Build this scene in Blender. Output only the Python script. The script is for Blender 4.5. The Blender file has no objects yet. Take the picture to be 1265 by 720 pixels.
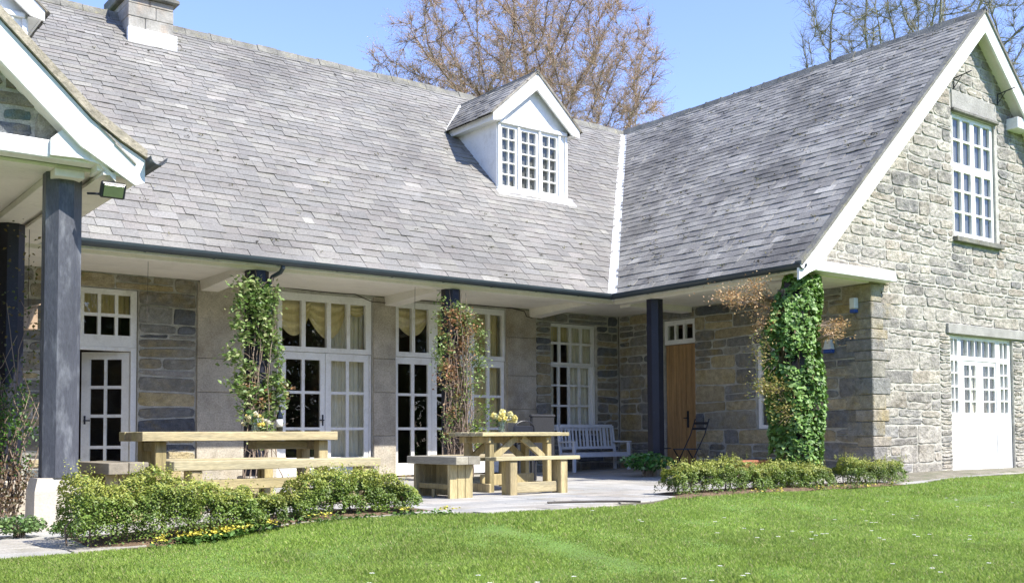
import bpy, math, random
import numpy as np
from mathutils import Vector, Matrix
random.seed(7)
rng = np.random.default_rng(7)
SC = bpy.context.scene
COL = SC.collection

# ------------------------------------------------------------------ camera
cam = bpy.data.cameras.new('camera')
cam_o = bpy.data.objects.new('camera', cam); COL.objects.link(cam_o); SC.camera = cam_o
yaw, pit, rol = [math.radians(v) for v in (37.1855, 2.5445, -0.2911)]
fw = Vector((math.sin(yaw)*math.cos(pit), math.cos(yaw)*math.cos(pit), math.sin(pit)))
rt = Vector((math.cos(yaw), -math.sin(yaw), 0)); up = rt.cross(fw)
c_, s_ = math.cos(rol), math.sin(rol)
rt, up = c_*rt + s_*up, -s_*rt + c_*up
M = Matrix((( rt.x, up.x, -fw.x, 0), (rt.y, up.y, -fw.y, 0), (rt.z, up.z, -fw.z, 0.71), (0, 0, 0, 1)))
cam_o.matrix_world = M
cam.sensor_width = 36; cam.lens = 36*1292.1/1265
cam.shift_x = (632.5-636.4)/1265; cam.shift_y = (479.7-360)/1265
cam.clip_start = 0.1; cam.clip_end = 3000

# ------------------------------------------------------------------ light
AZ, EL = 24.0, 47.8                      # sun to the south-east of the front, high
sv = Vector((math.sin(math.radians(AZ))*math.cos(math.radians(EL)), -math.cos(math.radians(AZ))*math.cos(math.radians(EL)), math.sin(math.radians(EL))))
world = bpy.data.worlds.new('World'); SC.world = world; world.use_nodes = True
wn = world.node_tree.nodes; wl = world.node_tree.links
bg = wn['Background']; sky = wn.new('ShaderNodeTexSky'); sky.sky_type = 'NISHITA'; sky.sun_disc = False
sky.sun_elevation = math.radians(EL); sky.sun_rotation = math.radians(180-AZ)
sky.air_density = 1.0; sky.dust_density = 0.0; sky.ozone_density = 3.5
hue = wn.new('ShaderNodeVectorMath'); hue.operation = 'MULTIPLY'; hue.inputs[1].default_value = (1.0, .90, 1.08)
wl.new(sky.outputs[0], hue.inputs[0]); wl.new(hue.outputs[0], bg.inputs[0]); bg.inputs[1].default_value = 0.142
sun = bpy.data.lights.new('sun', 'SUN'); sun.energy = 3.9; sun.angle = math.radians(0.53); sun.color = (1.0, 0.95, 0.86)
sun_o = bpy.data.objects.new('sun', sun); COL.objects.link(sun_o)
sun_o.rotation_euler = (-sv).to_track_quat('-Z', 'Y').to_euler()
SC.view_settings.view_transform = 'Standard'; SC.view_settings.look = 'None'
SC.view_settings.exposure = 1.25; SC.view_settings.gamma = 1
SC.view_settings.use_curve_mapping = False
SC.cycles.max_bounces = 6; SC.cycles.transparent_max_bounces = 12
SC.cycles.use_denoising = True
SC.cycles.sample_clamp_indirect = 6.0

# ------------------------------------------------------------------ materials
def new_mat(name):
    m = bpy.data.materials.new(name); m.use_nodes = True
    return m, m.node_tree.nodes, m.node_tree.links
def mat(name, col, rough=.7, n1=(6, .25), n2=(60, .2), bump=(40, .3, .01), attr=False, spec=.4, metal=0, tint=None, translucent=0, stretch=None):
    """procedural paint: base colour (or per-face colour) x two noises, noise bump"""
    m, N, L = new_mat(name); b = N['Principled BSDF']
    b.inputs['Roughness'].default_value = rough; b.inputs['Specular IOR Level'].default_value = spec
    b.inputs['Metallic'].default_value = metal
    tc = N.new('ShaderNodeTexCoord'); src = tc.outputs['Object']
    if stretch:
        mp = N.new('ShaderNodeMapping'); mp.inputs['Scale'].default_value = stretch
        L.new(src, mp.inputs['Vector']); src = mp.outputs[0]
    if attr == 'mul':
        a = N.new('ShaderNodeAttribute'); a.attribute_name = 'Col'; vm = N.new('ShaderNodeVectorMath'); vm.operation = 'MULTIPLY'; vm.inputs[1].default_value = tuple(2*x for x in col)
        L.new(a.outputs['Color'], vm.inputs[0]); cur = vm.outputs[0]
    elif attr:
        a = N.new('ShaderNodeAttribute'); a.attribute_name = 'Col'; cur = a.outputs['Color']
    else:
        r = N.new('ShaderNodeRGB'); r.outputs[0].default_value = (*col, 1); cur = r.outputs[0]
    if tint:                                   # patches of a second colour (lichen, moss, wear)
        tcol, tscale, tlo, thi, tamt = tint
        nz = N.new('ShaderNodeTexNoise'); nz.inputs['Scale'].default_value = tscale; nz.inputs['Detail'].default_value = 7
        nz.inputs['Roughness'].default_value = .62
        L.new(src, nz.inputs['Vector'])
        mr = N.new('ShaderNodeMapRange'); mr.inputs[1].default_value = tlo; mr.inputs[2].default_value = thi
        mr.inputs[3].default_value = 0; mr.inputs[4].default_value = tamt; mr.clamp = True
        L.new(nz.outputs[0], mr.inputs[0])
        mx = N.new('ShaderNodeMixRGB'); mx.inputs[2].default_value = (*tcol, 1)
        L.new(mr.outputs[0], mx.inputs[0]); L.new(cur, mx.inputs[1]); cur = mx.outputs[0]
    for sc_, am in (n1, n2):
        if am <= 0: continue
        nz = N.new('ShaderNodeTexNoise'); nz.inputs['Scale'].default_value = sc_; nz.inputs['Detail'].default_value = 6
        nz.inputs['Roughness'].default_value = .6
        L.new(src, nz.inputs['Vector'])
        mr = N.new('ShaderNodeMapRange'); mr.inputs[1].default_value = .3; mr.inputs[2].default_value = .7
        mr.inputs[3].default_value = 1-am; mr.inputs[4].default_value = 1+am
        L.new(nz.outputs[0], mr.inputs[0])
        mx = N.new('ShaderNodeVectorMath'); mx.operation = 'SCALE'
        L.new(cur, mx.inputs[0]); L.new(mr.outputs[0], mx.inputs[3]); cur = mx.outputs[0]
    L.new(cur, b.inputs['Base Color'])
    if bump:
        nz = N.new('ShaderNodeTexNoise'); nz.inputs['Scale'].default_value = bump[0]; nz.inputs['Detail'].default_value = 8
        nz.inputs['Roughness'].default_value = .65
        L.new(src, nz.inputs['Vector'])
        bp = N.new('ShaderNodeBump'); bp.inputs['Strength'].default_value = bump[1]; bp.inputs['Distance'].default_value = bump[2]
        L.new(nz.outputs[0], bp.inputs['Height']); L.new(bp.outputs[0], b.inputs['Normal'])
    if translucent:
        t = N.new('ShaderNodeBsdfTranslucent'); L.new(cur, t.inputs['Color'])
        ms = N.new('ShaderNodeMixShader'); ms.inputs[0].default_value = translucent
        L.new(b.outputs[0], ms.inputs[1]); L.new(t.outputs[0], ms.inputs[2])
        L.new(ms.outputs[0], N['Material Output'].inputs['Surface'])
    return m

MT = {}
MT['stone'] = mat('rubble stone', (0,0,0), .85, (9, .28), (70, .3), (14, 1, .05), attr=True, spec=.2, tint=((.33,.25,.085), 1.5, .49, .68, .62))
MT['stone_sun'] = mat('sunlit gable stone', (0,0,0), .85, (9, .25), (70, .28), (14, 1, .05), attr=True, spec=.25, tint=((.52,.49,.41), 2.6, .44, .66, .62))  # paler copy of the rubble stone, sunlight put into its colour
MT['mortar'] = mat('lime mortar', (.46,.445,.39), .95, (5, .25), (60, .25), (50, .8, .02), tint=((.20,.19,.15), 2.0, .5, .75, .5))
MT['ashlar'] = mat('dressed stone', (.42,.38,.31), .85, (3, .25), (38, .28), (60, .5, .01), tint=((.25,.20,.12), 1.3, .46, .66, .6))
MT['white'] = mat('white painted timber', (.78,.775,.74), .5, (2, .07), (30, .06), (30, .3, .006), tint=((.45,.42,.34), 5, .54, .74, .45))
MT['cream'] = mat('cream painted soffit', (.78,.74,.66), .6, (2, .07), (30, .05), (30, .15, .005), tint=((.45,.42,.33), 3, .55, .8, .4))
MT['slate'] = mat('roof slate', (0,0,0), .62, (.55, .2), (35, .25), (30, .7, .012), attr=True, spec=.45, tint=((.135,.122,.112), .9, .46, .66, .38))
MT['slate_old'] = mat('lichened roof slate', (0,0,0), .7, (.9, .25), (35, .28), (30, .7, .012), attr=True, spec=.35, tint=((.085,.08,.07), .75, .47, .62, .6))
MT['ridge'] = mat('ridge stone', (.17,.165,.14), .8, (4, .35), (40, .3), (30, .8, .02), tint=((.30,.27,.14), 5, .55, .7, .5))
MT['verge'] = mat('slate verge', (.34,.30,.23), .85, (4, .3), (40, .3), (30, .8, .02), tint=((.14,.13,.10), 5, .5, .65, .6))
MT['lead'] = mat('valley lead', (.74,.76,.77), .5, (2, .08), (30, .05), (20, .2, .01))
MT['gutter'] = mat('gutter paint', (.045,.060,.070), .35, (3, .15), (40, .1), (30, .1, .003))
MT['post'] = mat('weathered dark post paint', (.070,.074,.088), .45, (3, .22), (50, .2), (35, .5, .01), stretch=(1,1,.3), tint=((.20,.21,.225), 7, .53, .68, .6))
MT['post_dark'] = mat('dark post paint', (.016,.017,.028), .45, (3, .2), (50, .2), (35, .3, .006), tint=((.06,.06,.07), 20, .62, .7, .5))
MT['plinth'] = mat('painted stone plinth', (.50,.45,.37), .85, (3, .12), (50, .12), (40, .4, .01), tint=((.38,.30,.20), 3, .5, .75, .4))
MT['lintel'] = mat('grey lintel stone', (.33,.32,.29), .85, (4, .2), (50, .2), (30, .7, .02), tint=((.26,.25,.22), 3, .5, .7, .5))
MT['stone_pale'] = mat('pale chimney stone', (.30,.285,.25), .85, (4, .3), (50, .2), (30, .7, .02), tint=((.40,.27,.17), 2.5, .52, .7, .5))
MT['timber'] = mat('weathered garden timber', (.36,.31,.185), .75, (1.6, .3), (22, .32), (26, .5, .006), stretch=(.6, 8, 8), tint=((.27,.25,.17), 2.5, .5, .7, .5), attr='mul')
MT['timber_v'] = mat('weathered garden timber upright', (.37,.305,.155), .75, (1.6, .3), (22, .32), (26, .5, .006), stretch=(8, 8, .6), tint=((.26,.22,.10), 2.5, .5, .7, .6), attr='mul')
MT['timber_grey'] = mat('greyed timber', (.33,.30,.23), .8, (1.6, .22), (22, .22), (26, .5, .006), stretch=(8, .6, 8), tint=((.22,.20,.15), 2.5, .5, .7, .5), attr='mul')
MT['pine'] = mat('stained pine door', (.36,.215,.09), .55, (1.5, .35), (18, .3), (26, .2, .003), stretch=(10, 10, .5))
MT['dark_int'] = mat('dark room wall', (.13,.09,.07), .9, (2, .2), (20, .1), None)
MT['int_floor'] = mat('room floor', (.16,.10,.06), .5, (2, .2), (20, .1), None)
MT['curtain'] = mat('gold curtain', (.70,.58,.30), .8, (8, .12), (60, .1), None, stretch=(3,3,.5))
MT['curtain_pale'] = mat('pale curtain', (.78,.72,.56), .8, (8, .12), (60, .1), None, stretch=(3,3,.5))
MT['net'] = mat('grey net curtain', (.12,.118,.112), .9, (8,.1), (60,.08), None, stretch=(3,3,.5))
MT['metal_black'] = mat('black painted metal', (.018,.02,.028), .4, (5, .2), (50, .1), None)
MT['rattan'] = mat('grey woven rattan', (.02,.021,.024), .75, (120, .4), (200, .3), (180, .8, .006))
MT['bench_white'] = mat('white bench paint', (.66,.68,.70), .5, (6, .06), (60, .05), (40, .15, .003))
MT['paving'] = mat('stone paving', (0,0,0), .85, (2.2, .16), (40, .2), (30, .6, .008), attr=True, tint=((.20,.19,.13), 2.4, .54, .7, .5))
MT['joint'] = mat('paving joint earth', (.12,.11,.07), .95, (6, .3), (60, .3), (40, .8, .01))
MT['soil'] = mat('bare soil', (.15,.10,.06), .95, (9, .35), (70, .4), (30, 1, .03))
MT['turf'] = mat('lawn turf', (.16,.27,.05), .95, (1.1, .25), (60, .45), (50, 1, .03), tint=((.15,.16,.05), 3, .5, .7, .5))
MT['blade'] = mat('grass blade', (0,0,0), .55, (.9, .16), (6, .12), None, attr=True, translucent=.5, spec=.3)
MT['leaf'] = mat('leaf', (0,0,0), .45, (5, .15), (50, .1), None, attr=True, translucent=.28, spec=.45)
MT['leaf_gloss'] = mat('glossy leaf', (0,0,0), .55, (5, .15), (50, .1), None, attr=True, translucent=.15, spec=.6)
MT['petal'] = mat('petal', (0,0,0), .6, (5, .05), (50, .05), None, attr=True, translucent=.3)
MT['bark'] = mat('bark', (.20,.15,.105), .9, (3, .3), (30, .3), (20, .8, .02), tint=((.25,.26,.17), 3, .5, .7, .6))
MT['bark_grey'] = mat('lichened bark', (.20,.185,.13), .9, (3, .3), (30, .3), (20, .8, .02), tint=((.27,.29,.18), 3, .45, .65, .7))
MT['stem'] = mat('climber stem', (.25,.19,.14), .85, (6, .35), (50, .2), (40, .6, .01))
MT['twig'] = mat('twig and bud', (0,0,0), .85, (2, .15), (20, .1), None, attr=True, translucent=.2)
MT['terracotta'] = mat('terracotta', (.36,.14,.085), .85, (5, .2), (40, .15), (40, .4, .01))
MT['bottle'] = mat('dark bottle glass', (.006,.008,.006), .08, (5, 0), (50, 0), None, spec=.7)
MT['label'] = mat('paper label', (.75,.74,.70), .7, (5, 0), (50, 0), None)
MT['blue'] = mat('blue plastic', (.03,.08,.32), .4, (5, 0), (50, 0), None)
MT['plastic'] = mat('white plastic', (.70,.72,.74), .4, (5, .03), (50, 0), None)
MT['birdbox'] = mat('bird box timber', (.42,.30,.20), .8, (3, .2), (22, .2), (26, .4, .006), stretch=(8, 8, .8))
MT['cable'] = mat('grey cable', (.06,.05,.04), .6, (5, .1), (50, 0), None)
MT['frost'] = mat('lamp glass', (.13,.17,.09), .15, (5, .1), (50, 0), None, spec=.7)
def glass_mat(name, tint, wav=.25):
    m, N, L = new_mat(name); N.remove(N['Principled BSDF'])
    g = N.new('ShaderNodeBsdfGlossy'); g.inputs['Roughness'].default_value = .01; g.inputs['Color'].default_value = (.9,.93,.95,1)
    t = N.new('ShaderNodeBsdfTransparent'); t.inputs['Color'].default_value = (*tint, 1)
    lw = N.new('ShaderNodeLayerWeight'); lw.inputs['Blend'].default_value = .5
    pw_ = N.new('ShaderNodeMath'); pw_.operation = 'POWER'; pw_.inputs[1].default_value = 4; L.new(lw.outputs['Facing'], pw_.inputs[0])
    fr = N.new('ShaderNodeMath'); fr.operation = 'MULTIPLY_ADD'; fr.inputs[1].default_value = .9; fr.inputs[2].default_value = .05; L.new(pw_.outputs[0], fr.inputs[0])
    nz = N.new('ShaderNodeTexNoise'); nz.inputs['Scale'].default_value = 2.6; nz.inputs['Detail'].default_value = 1
    tc = N.new('ShaderNodeTexCoord'); L.new(tc.outputs['Object'], nz.inputs['Vector'])
    bp = N.new('ShaderNodeBump'); bp.inputs['Strength'].default_value = wav; bp.inputs['Distance'].default_value = .02
    L.new(nz.outputs[0], bp.inputs['Height']); L.new(bp.outputs[0], g.inputs['Normal'])
    mx = N.new('ShaderNodeMixShader'); L.new(fr.outputs[0], mx.inputs[0]); L.new(t.outputs[0], mx.inputs[1]); L.new(g.outputs[0], mx.inputs[2])
    L.new(mx.outputs[0], N['Material Output'].inputs['Surface'])
    return m
MT['glass'] = glass_mat('window glass', (.93,.95,.93))
MT['vase'] = glass_mat('vase glass', (.85,.92,.88), 0)

# ------------------------------------------------------------------ helpers
def tag(o, label=None, cat=None, group=None, kind=None):
    if label: o['label'] = label
    if cat: o['category'] = cat
    if group: o['group'] = group
    if kind: o['kind'] = kind
    return o
def empty(name, loc, label=None, cat=None, group=None, rz=0):
    o = bpy.data.objects.new(name, None); COL.objects.link(o); o.location = loc; o.rotation_euler = (0, 0, rz)
    o.empty_display_size = .1
    return tag(o, label, cat, group)
def link(name, me, parent=None, local=False):
    """parts are modelled in world space unless local"""
    o = bpy.data.objects.new(name, me); COL.objects.link(o)
    if parent is not None:
        o.parent = parent
        if not local:
            mw = Matrix.Identity(4); q = parent
            while q is not None:
                mw = q.matrix_basis.to_4x4() @ (Matrix.Identity(4) if mw is None else mw) if q.parent is None else q.matrix_basis @ mw
                q = q.parent
            o.matrix_basis = mw.inverted()
    return o
class MB:
    def __init__(s): s.v = []; s.f = []; s.m = []; s.c = []; s.ms = []; s.cur = 0; s.col = (.5,.5,.5)
    def mat(s, m):
        if m not in s.ms: s.ms.append(m)
        s.cur = s.ms.index(m); return s
    def face(s, pts):
        i = len(s.v); s.v += [tuple(p) for p in pts]; s.f.append(tuple(range(i, i+len(pts)))); s.m.append(s.cur); s.c.append(s.col)
    def mesh(s, verts, faces):
        i = len(s.v); s.v += [tuple(p) for p in verts]
        for f in faces: s.f.append(tuple(i+k for k in f)); s.m.append(s.cur); s.c.append(s.col)
    def box(s, a, b, bev=0, rot=None, piv=None):
        x0,x1 = sorted((a[0],b[0])); y0,y1 = sorted((a[1],b[1])); z0,z1 = sorted((a[2],b[2]))
        e = min(bev, (x1-x0)*.45, (y1-y0)*.45, (z1-z0)*.45)
        if e <= 0:
            V = [(x0,y0,z0),(x1,y0,z0),(x1,y1,z0),(x0,y1,z0),(x0,y0,z1),(x1,y0,z1),(x1,y1,z1),(x0,y1,z1)]
            F = [(0,3,2,1),(4,5,6,7),(0,1,5,4),(1,2,6,5),(2,3,7,6),(3,0,4,7)]
        else:
            V = []; idx = {}
            for ix,X in enumerate((x0,x1)):
                for iy,Y in enumerate((y0,y1)):
                    for iz,Z in enumerate((z0,z1)):
                        sx,sy,sz = (1,-1)[ix],(1,-1)[iy],(1,-1)[iz]
                        idx[ix,iy,iz,0] = len(V); V.append((X,Y+sy*e,Z+sz*e))
                        idx[ix,iy,iz,1] = len(V); V.append((X+sx*e,Y,Z+sz*e))
                        idx[ix,iy,iz,2] = len(V); V.append((X+sx*e,Y+sy*e,Z))
            F = []
            q = idx
            for k,o in ((0,0),(1,1)):
                pass
            F.append((q[0,0,0,0],q[0,0,1,0],q[0,1,1,0],q[0,1,0,0])); F.append((q[1,0,0,0],q[1,1,0,0],q[1,1,1,0],q[1,0,1,0]))
            F.append((q[0,0,0,1],q[1,0,0,1],q[1,0,1,1],q[0,0,1,1])); F.append((q[0,1,0,1],q[0,1,1,1],q[1,1,1,1],q[1,1,0,1]))
            F.append((q[0,0,0,2],q[0,1,0,2],q[1,1,0,2],q[1,0,0,2])); F.append((q[0,0,1,2],q[1,0,1,2],q[1,1,1,2],q[0,1,1,2]))
            for i in (0,1):
                for j in (0,1):
                    F.append((q[i,j,0,0],q[i,j,0,1],q[i,j,1,1],q[i,j,1,0]))
                    F.append((q[i,0,j,0],q[i,0,j,2],q[i,1,j,2],q[i,1,j,0]))
                    F.append((q[0,i,j,1],q[0,i,j,2],q[1,i,j,2],q[1,i,j,1]))
            for i in (0,1):
                for j in (0,1):
                    for k in (0,1): F.append((q[i,j,k,0],q[i,j,k,1],q[i,j,k,2]))
        if rot is not None:
            p = Vector(piv if piv else ((x0+x1)/2,(y0+y1)/2,(z0+z1)/2))
            V = [tuple(rot @ (Vector(v)-p) + p) for v in V]
        s.mesh(V, F); return s
    def beam(s, p, q, w, h, bev=0):
        """box of width w, height h from p to q"""
        p, q = Vector(p), Vector(q); d = q-p; L_ = d.length; d.normalize()
        u = d.cross(Vector((0,0,1)))
        if u.length < 1e-4: u = Vector((1,0,0))
        u.normalize(); v = u.cross(d)
        R = Matrix((u, d, v)).transposed()
        t = MB(); t.box((-w/2,0,-h/2),(w/2,L_,h/2),bev)
        s.mesh([R @ Vector(x) + p for x in t.v], t.f); return s
    def tube(s, pts, rad, n=8, cap=True):
        pts = [Vector(p) for p in pts]
        if not hasattr(rad, '__len__'): rad = [rad]*len(pts)
        i0 = len(s.v); prev = None
        for k,p in enumerate(pts):
            d = (pts[min(k+1,len(pts)-1)]-pts[max(k-1,0)]).normalized()
            u = prev - d*prev.dot(d) if prev is not None else d.cross(Vector((0,0,1)) if abs(d.z) < .9 else Vector((1,0,0)))
            u.normalize(); prev = u; w = d.cross(u)
            for j in range(n):
                a = 2*math.pi*j/n; s.v.append(tuple(p + (u*math.cos(a)+w*math.sin(a))*rad[k]))
        for k in range(len(pts)-1):
            for j in range(n):
                a = i0+k*n+j; b = i0+k*n+(j+1)%n
                s.f.append((a,b,b+n,a+n)); s.m.append(s.cur); s.c.append(s.col)
        if cap:
            s.f.append(tuple(i0+j for j in range(n))[::-1]); s.m.append(s.cur); s.c.append(s.col)
            e = i0+(len(pts)-1)*n; s.f.append(tuple(e+j for j in range(n))); s.m.append(s.cur); s.c.append(s.col)
        return s
    def lathe(s, c, prof, n=20):
        c = Vector(c); i0 = len(s.v)
        for r,z in prof:
            for j in range(n):
                a = 2*math.pi*j/n; s.v.append((c.x+r*math.cos(a), c.y+r*math.sin(a), c.z+z))
        for k in range(len(prof)-1):
            for j in range(n):
                a = i0+k*n+j; b = i0+k*n+(j+1)%n; s.f.append((a,b,b+n,a+n)); s.m.append(s.cur); s.c.append(s.col)
        s.f.append(tuple(i0+j for j in range(n))[::-1]); s.m.append(s.cur); s.c.append(s.col)
        e = i0+(len(prof)-1)*n; s.f.append(tuple(e+j for j in range(n))); s.m.append(s.cur); s.c.append(s.col)
        return s
    def build(s, name, parent=None, m=None, smooth=False, local=False):
        me = bpy.data.meshes.new(name); me.from_pydata(s.v, [], s.f)
        if m is not None: s.ms = [m]; s.m = [0]*len(s.f)
        for x in s.ms: me.materials.append(x)
        me.polygons.foreach_set('material_index', s.m)
        at = me.attributes.new('Col', 'FLOAT_COLOR', 'FACE')
        at.data.foreach_set('color', np.array([(*c[:3], 1) for c in s.c], dtype=np.float32).ravel())
        if smooth: me.polygons.foreach_set('use_smooth', [True]*len(s.f))
        me.update(); return link(name, me, parent, local)
def fast(name, V, F, C, m, parent=None, smooth=False):
    """big meshes of equal n-gons: V (n,3), F (m,k), C (m,3)"""
    V = np.asarray(V, np.float32); F = np.asarray(F, np.int32); k = F.shape[1]; nf = len(F)
    me = bpy.data.meshes.new(name); me.vertices.add(len(V)); me.vertices.foreach_set('co', V.ravel())
    me.loops.add(nf*k); me.loops.foreach_set('vertex_index', F.ravel())
    me.polygons.add(nf); me.polygons.foreach_set('loop_start', np.arange(0, nf*k, k, dtype=np.int32))
    me.polygons.foreach_set('loop_total', np.full(nf, k, np.int32))
    me.update(calc_edges=True)
    at = me.attributes.new('Col', 'FLOAT_COLOR', 'FACE')
    at.data.foreach_set('color', np.concatenate([np.asarray(C, np.float32), np.ones((nf,1), np.float32)], 1).ravel())
    me.materials.append(m)
    if smooth: me.polygons.foreach_set('use_smooth', [True]*nf)
    return link(name, me, parent)
def leaves(P, size, col, cvar=.2, up=.4, aspect=.6, outward=None):
    """rhombic leaves folded along the midrib at points P; returns V,F,C with two triangles-quads per leaf"""
    P = np.asarray(P); n = len(P); sz = np.asarray(size)*np.ones(n)
    nrm = rng.normal(size=(n,3)); nrm /= np.linalg.norm(nrm, axis=1)[:,None]
    nrm[:,2] = np.abs(nrm[:,2])
    nrm = nrm*(1-up) + np.array([0,0,up])
    if outward is not None: nrm = nrm + outward
    nrm /= np.linalg.norm(nrm, axis=1)[:,None]
    t = np.cross(nrm, rng.normal(size=(n,3))); t /= np.linalg.norm(t, axis=1)[:,None]
    b = np.cross(nrm, t)
    L_ = (sz*.5)[:,None]; W_ = (sz*.5*aspect)[:,None]; fold = (sz*.12)[:,None]
    V = np.stack([P-t*L_, P+b*W_+nrm*fold-t*L_*.1, P+t*L_, P-b*W_+nrm*fold-t*L_*.1], 1).reshape(-1,3)
    i = np.arange(n)*4
    F = np.concatenate([np.stack([i,i+1,i+2],1), np.stack([i,i+2,i+3],1)])
    col = np.asarray(col)
    if col.ndim == 1: col = np.tile(col,(n,1))
    br = 1+rng.uniform(-cvar,cvar,(n,1)); C = col*br
    return V, F, np.concatenate([C,C])
def cat(parts):
    V=[];F=[];C=[];o=0
    for v,f,c in parts: V.append(v);F.append(f+o);C.append(c);o+=len(v)
    return np.concatenate(V),np.concatenate(F),np.concatenate(C)
def vnoise(P, scale, seed=0):
    """cheap smooth 3-d value noise in 0..1"""
    P = np.asarray(P)*scale + 100; i = np.floor(P).astype(np.int64); f = P-i; f = f*f*(3-2*f); r = 0
    for dx in (0,1):
        for dy in (0,1):
            for dz in (0,1):
                h = ((i[:,0]+dx)*73856093 ^ (i[:,1]+dy)*19349663 ^ (i[:,2]+dz)*83492791 ^ seed*2654435) & 0xffffff
                h = (h*1103515245+12345 & 0x7fffffff)/0x7fffffff
                r = r + h*(f[:,0] if dx else 1-f[:,0])*(f[:,1] if dy else 1-f[:,1])*(f[:,2] if dz else 1-f[:,2])
    return r
def S(t): t = min(1,max(0,t)); return t*t*(3-2*t)
EDGE = [(-60,8.2),(0,8.4),(1.69,8.65),(2.26,8.74),(2.6,8.82),(3.2,8.95),(3.8,9.02),(4.4,9.05),(5.2,9.08),(5.8,9.0),(6.15,8.6),(7.2,8.6),(8,8.67),(8.8,8.9),(9.4,9.25),(10.3,9.3),(12.5,9.33),(13.7,9.26),(14.8,9.2),(16,9.3),(18.1,9.45),(25,9.8),(80,10)]
EX = np.array([e[0] for e in EDGE]); EY = np.array([e[1] for e in EDGE])
def G(x, y):
    """height of the paved ground"""
    return -.08 - .12*S((4.8-x)/2) + .07*S((x-13.5)/4)
def GL(x, y):
    """height of the lawn: falls gently towards the viewer"""
    ye = float(np.interp(x, EX, EY)); d = ye-y
    g = G(x, y)
    if d <= 0: return g - .035
    return g - .02 - .085*d*S(d/1.5)*.9 + .012*math.sin(x*1.3+y*.7) if d < 60 else g-4.6
Sv = np.vectorize(S, otypes=[float]); GLv = np.vectorize(GL, otypes=[float])

# ------------------------------------------------------------------ ground
def grid(xs, ys, fz):
    V = [(x, y, fz(x, y)) for y in ys for x in xs]; n = len(xs)
    F = [(j*n+i, j*n+i+1, (j+1)*n+i+1, (j+1)*n+i) for j in range(len(ys)-1) for i in range(n-1)]
    return V, F
xs = sorted(set([-900,-400,-150,-60,-30]+[round(v,2) for v in np.arange(-12,30.01,.5)]+[40,60,120,400,900]))
ys = sorted(set([-900,-400,-150,-60,-30,-15]+[round(v,2) for v in np.arange(-8,12.01,.4)]+[14,18,25,40,80,200,900]))
mb = MB(); mb.mesh(*grid(xs, ys, GL)); g_o = mb.build('lawn', None, MT['turf'], smooth=True); tag(g_o, kind='structure')
# patio: joint bed plus flagstones following the curved lawn edge
mb = MB(); xs2 = [round(v,2) for v in np.arange(-3,22.01,.25)]
n = 10
V = []; F = []
for x in xs2:
    ye = float(np.interp(x, EX, EY))
    for k in range(n+1):
        y = ye + (17.36-ye)*k/n; V.append((x, y, G(x,y)-.012))
    V.append((x, ye, G(x,ye)-.06))
m_ = n+2
for i in range(len(xs2)-1):
    for k in range(n): F.append((i*m_+k, (i+1)*m_+k, (i+1)*m_+k+1, i*m_+k+1))
    F.append((i*m_+n+1, (i+1)*m_+n+1, (i+1)*m_, i*m_))
mb.mesh(V, F); tag(mb.build('patio_bed', None, MT['joint']), kind='structure')
mb = MB(); mb.mat(MT['paving']); y = 8.2
R = random.Random(3)
while y < 17.3:
    h = R.uniform(.35, .62) if y < 15 else .5
    x = -3 + R.uniform(-.4, 0)
    while x < 21.8:
        w = R.uniform(.4, 1.05)
        x0, x1, y0, y1 = x+.007, x+w-.007, y+.008, min(y+h-.008, 17.34)
        yl0 = float(np.interp(x0, EX, EY))+.01; yl1 = float(np.interp(x1, EX, EY))+.01
        if y1 > max(yl0, yl1)+.05:
            j = lambda: R.uniform(-.006, .006)
            P = [(x0+j(), max(y0+j(), yl0)), (x1+j(), max(y0+j(), yl1)), (x1+j(), y1+j()), (x0+j(), y1+j())]
            dz = R.uniform(-.002, .004); b = R.uniform(.82, 1.12); w_ = R.uniform(-.02, .03)
            mb.col = (.355*b+w_*.5, .34*b, .305*b-w_*.5)
            T = [(p[0], p[1], G(*p)+dz) for p in P]; cx = sum(p[0] for p in P)/4; cy = sum(p[1] for p in P)/4
            I = [(p[0]+(cx-p[0])*.02, p[1]+(cy-p[1])*.03, G(*p)+dz+.003) for p in P]
            B = [(p[0], p[1], G(*p)-.07) for p in P]
            mb.mesh(T+I+B, [(4,5,6,7),(0,1,5,4),(1,2,6,5),(2,3,7,6),(3,0,4,7),(8,9,1,0),(9,10,2,1),(10,11,3,2),(11,8,0,3)])
        x += w
    y += h
tag(mb.build('patio_paving'), kind='structure')
# soil bed under the left hedge
def patch(name, poly, dz, m):
    mb = MB(); pts = []
    c = (sum(p[0] for p in poly)/len(poly), sum(p[1] for p in poly)/len(poly))
    k = len(poly); V = [(c[0], c[1], G(*c)+dz+.03)]
    for t, up_ in ((.5,.028),(.85,.018),(1,-.02)):
        for p in poly:
            q = (c[0]+(p[0]-c[0])*t, c[1]+(p[1]-c[1])*t); V.append((q[0], q[1], G(*q)+dz+up_))
    F = [(0, 1+i, 1+(i+1)%k) for i in range(k)]
    for r in range(2):
        for i in range(k): F.append((1+r*k+i, 1+(r+1)*k+i, 1+(r+1)*k+(i+1)%k, 1+r*k+(i+1)%k))
    mb.mesh(V, F); return mb.build(name, None, m, smooth=True)
tag(patch('soil_bed', [(2.35,9.0),(2.6,8.82),(3.0,8.92),(3.6,9.0),(4.3,9.04),(5.2,9.07),(6.1,9.3),(6.2,9.95),(5,10.05),(4,9.95),(3,9.95),(2.4,9.9)], .008, MT['soil']), kind='structure')
tag(patch('soil_border', [(9.4,9.1),(11,9.2),(12.6,9.3),(14.5,9.2),(14.7,9.9),(13,10.1),(11,10.0),(9.6,9.9)], .008, MT['soil']), kind='structure')

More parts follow.
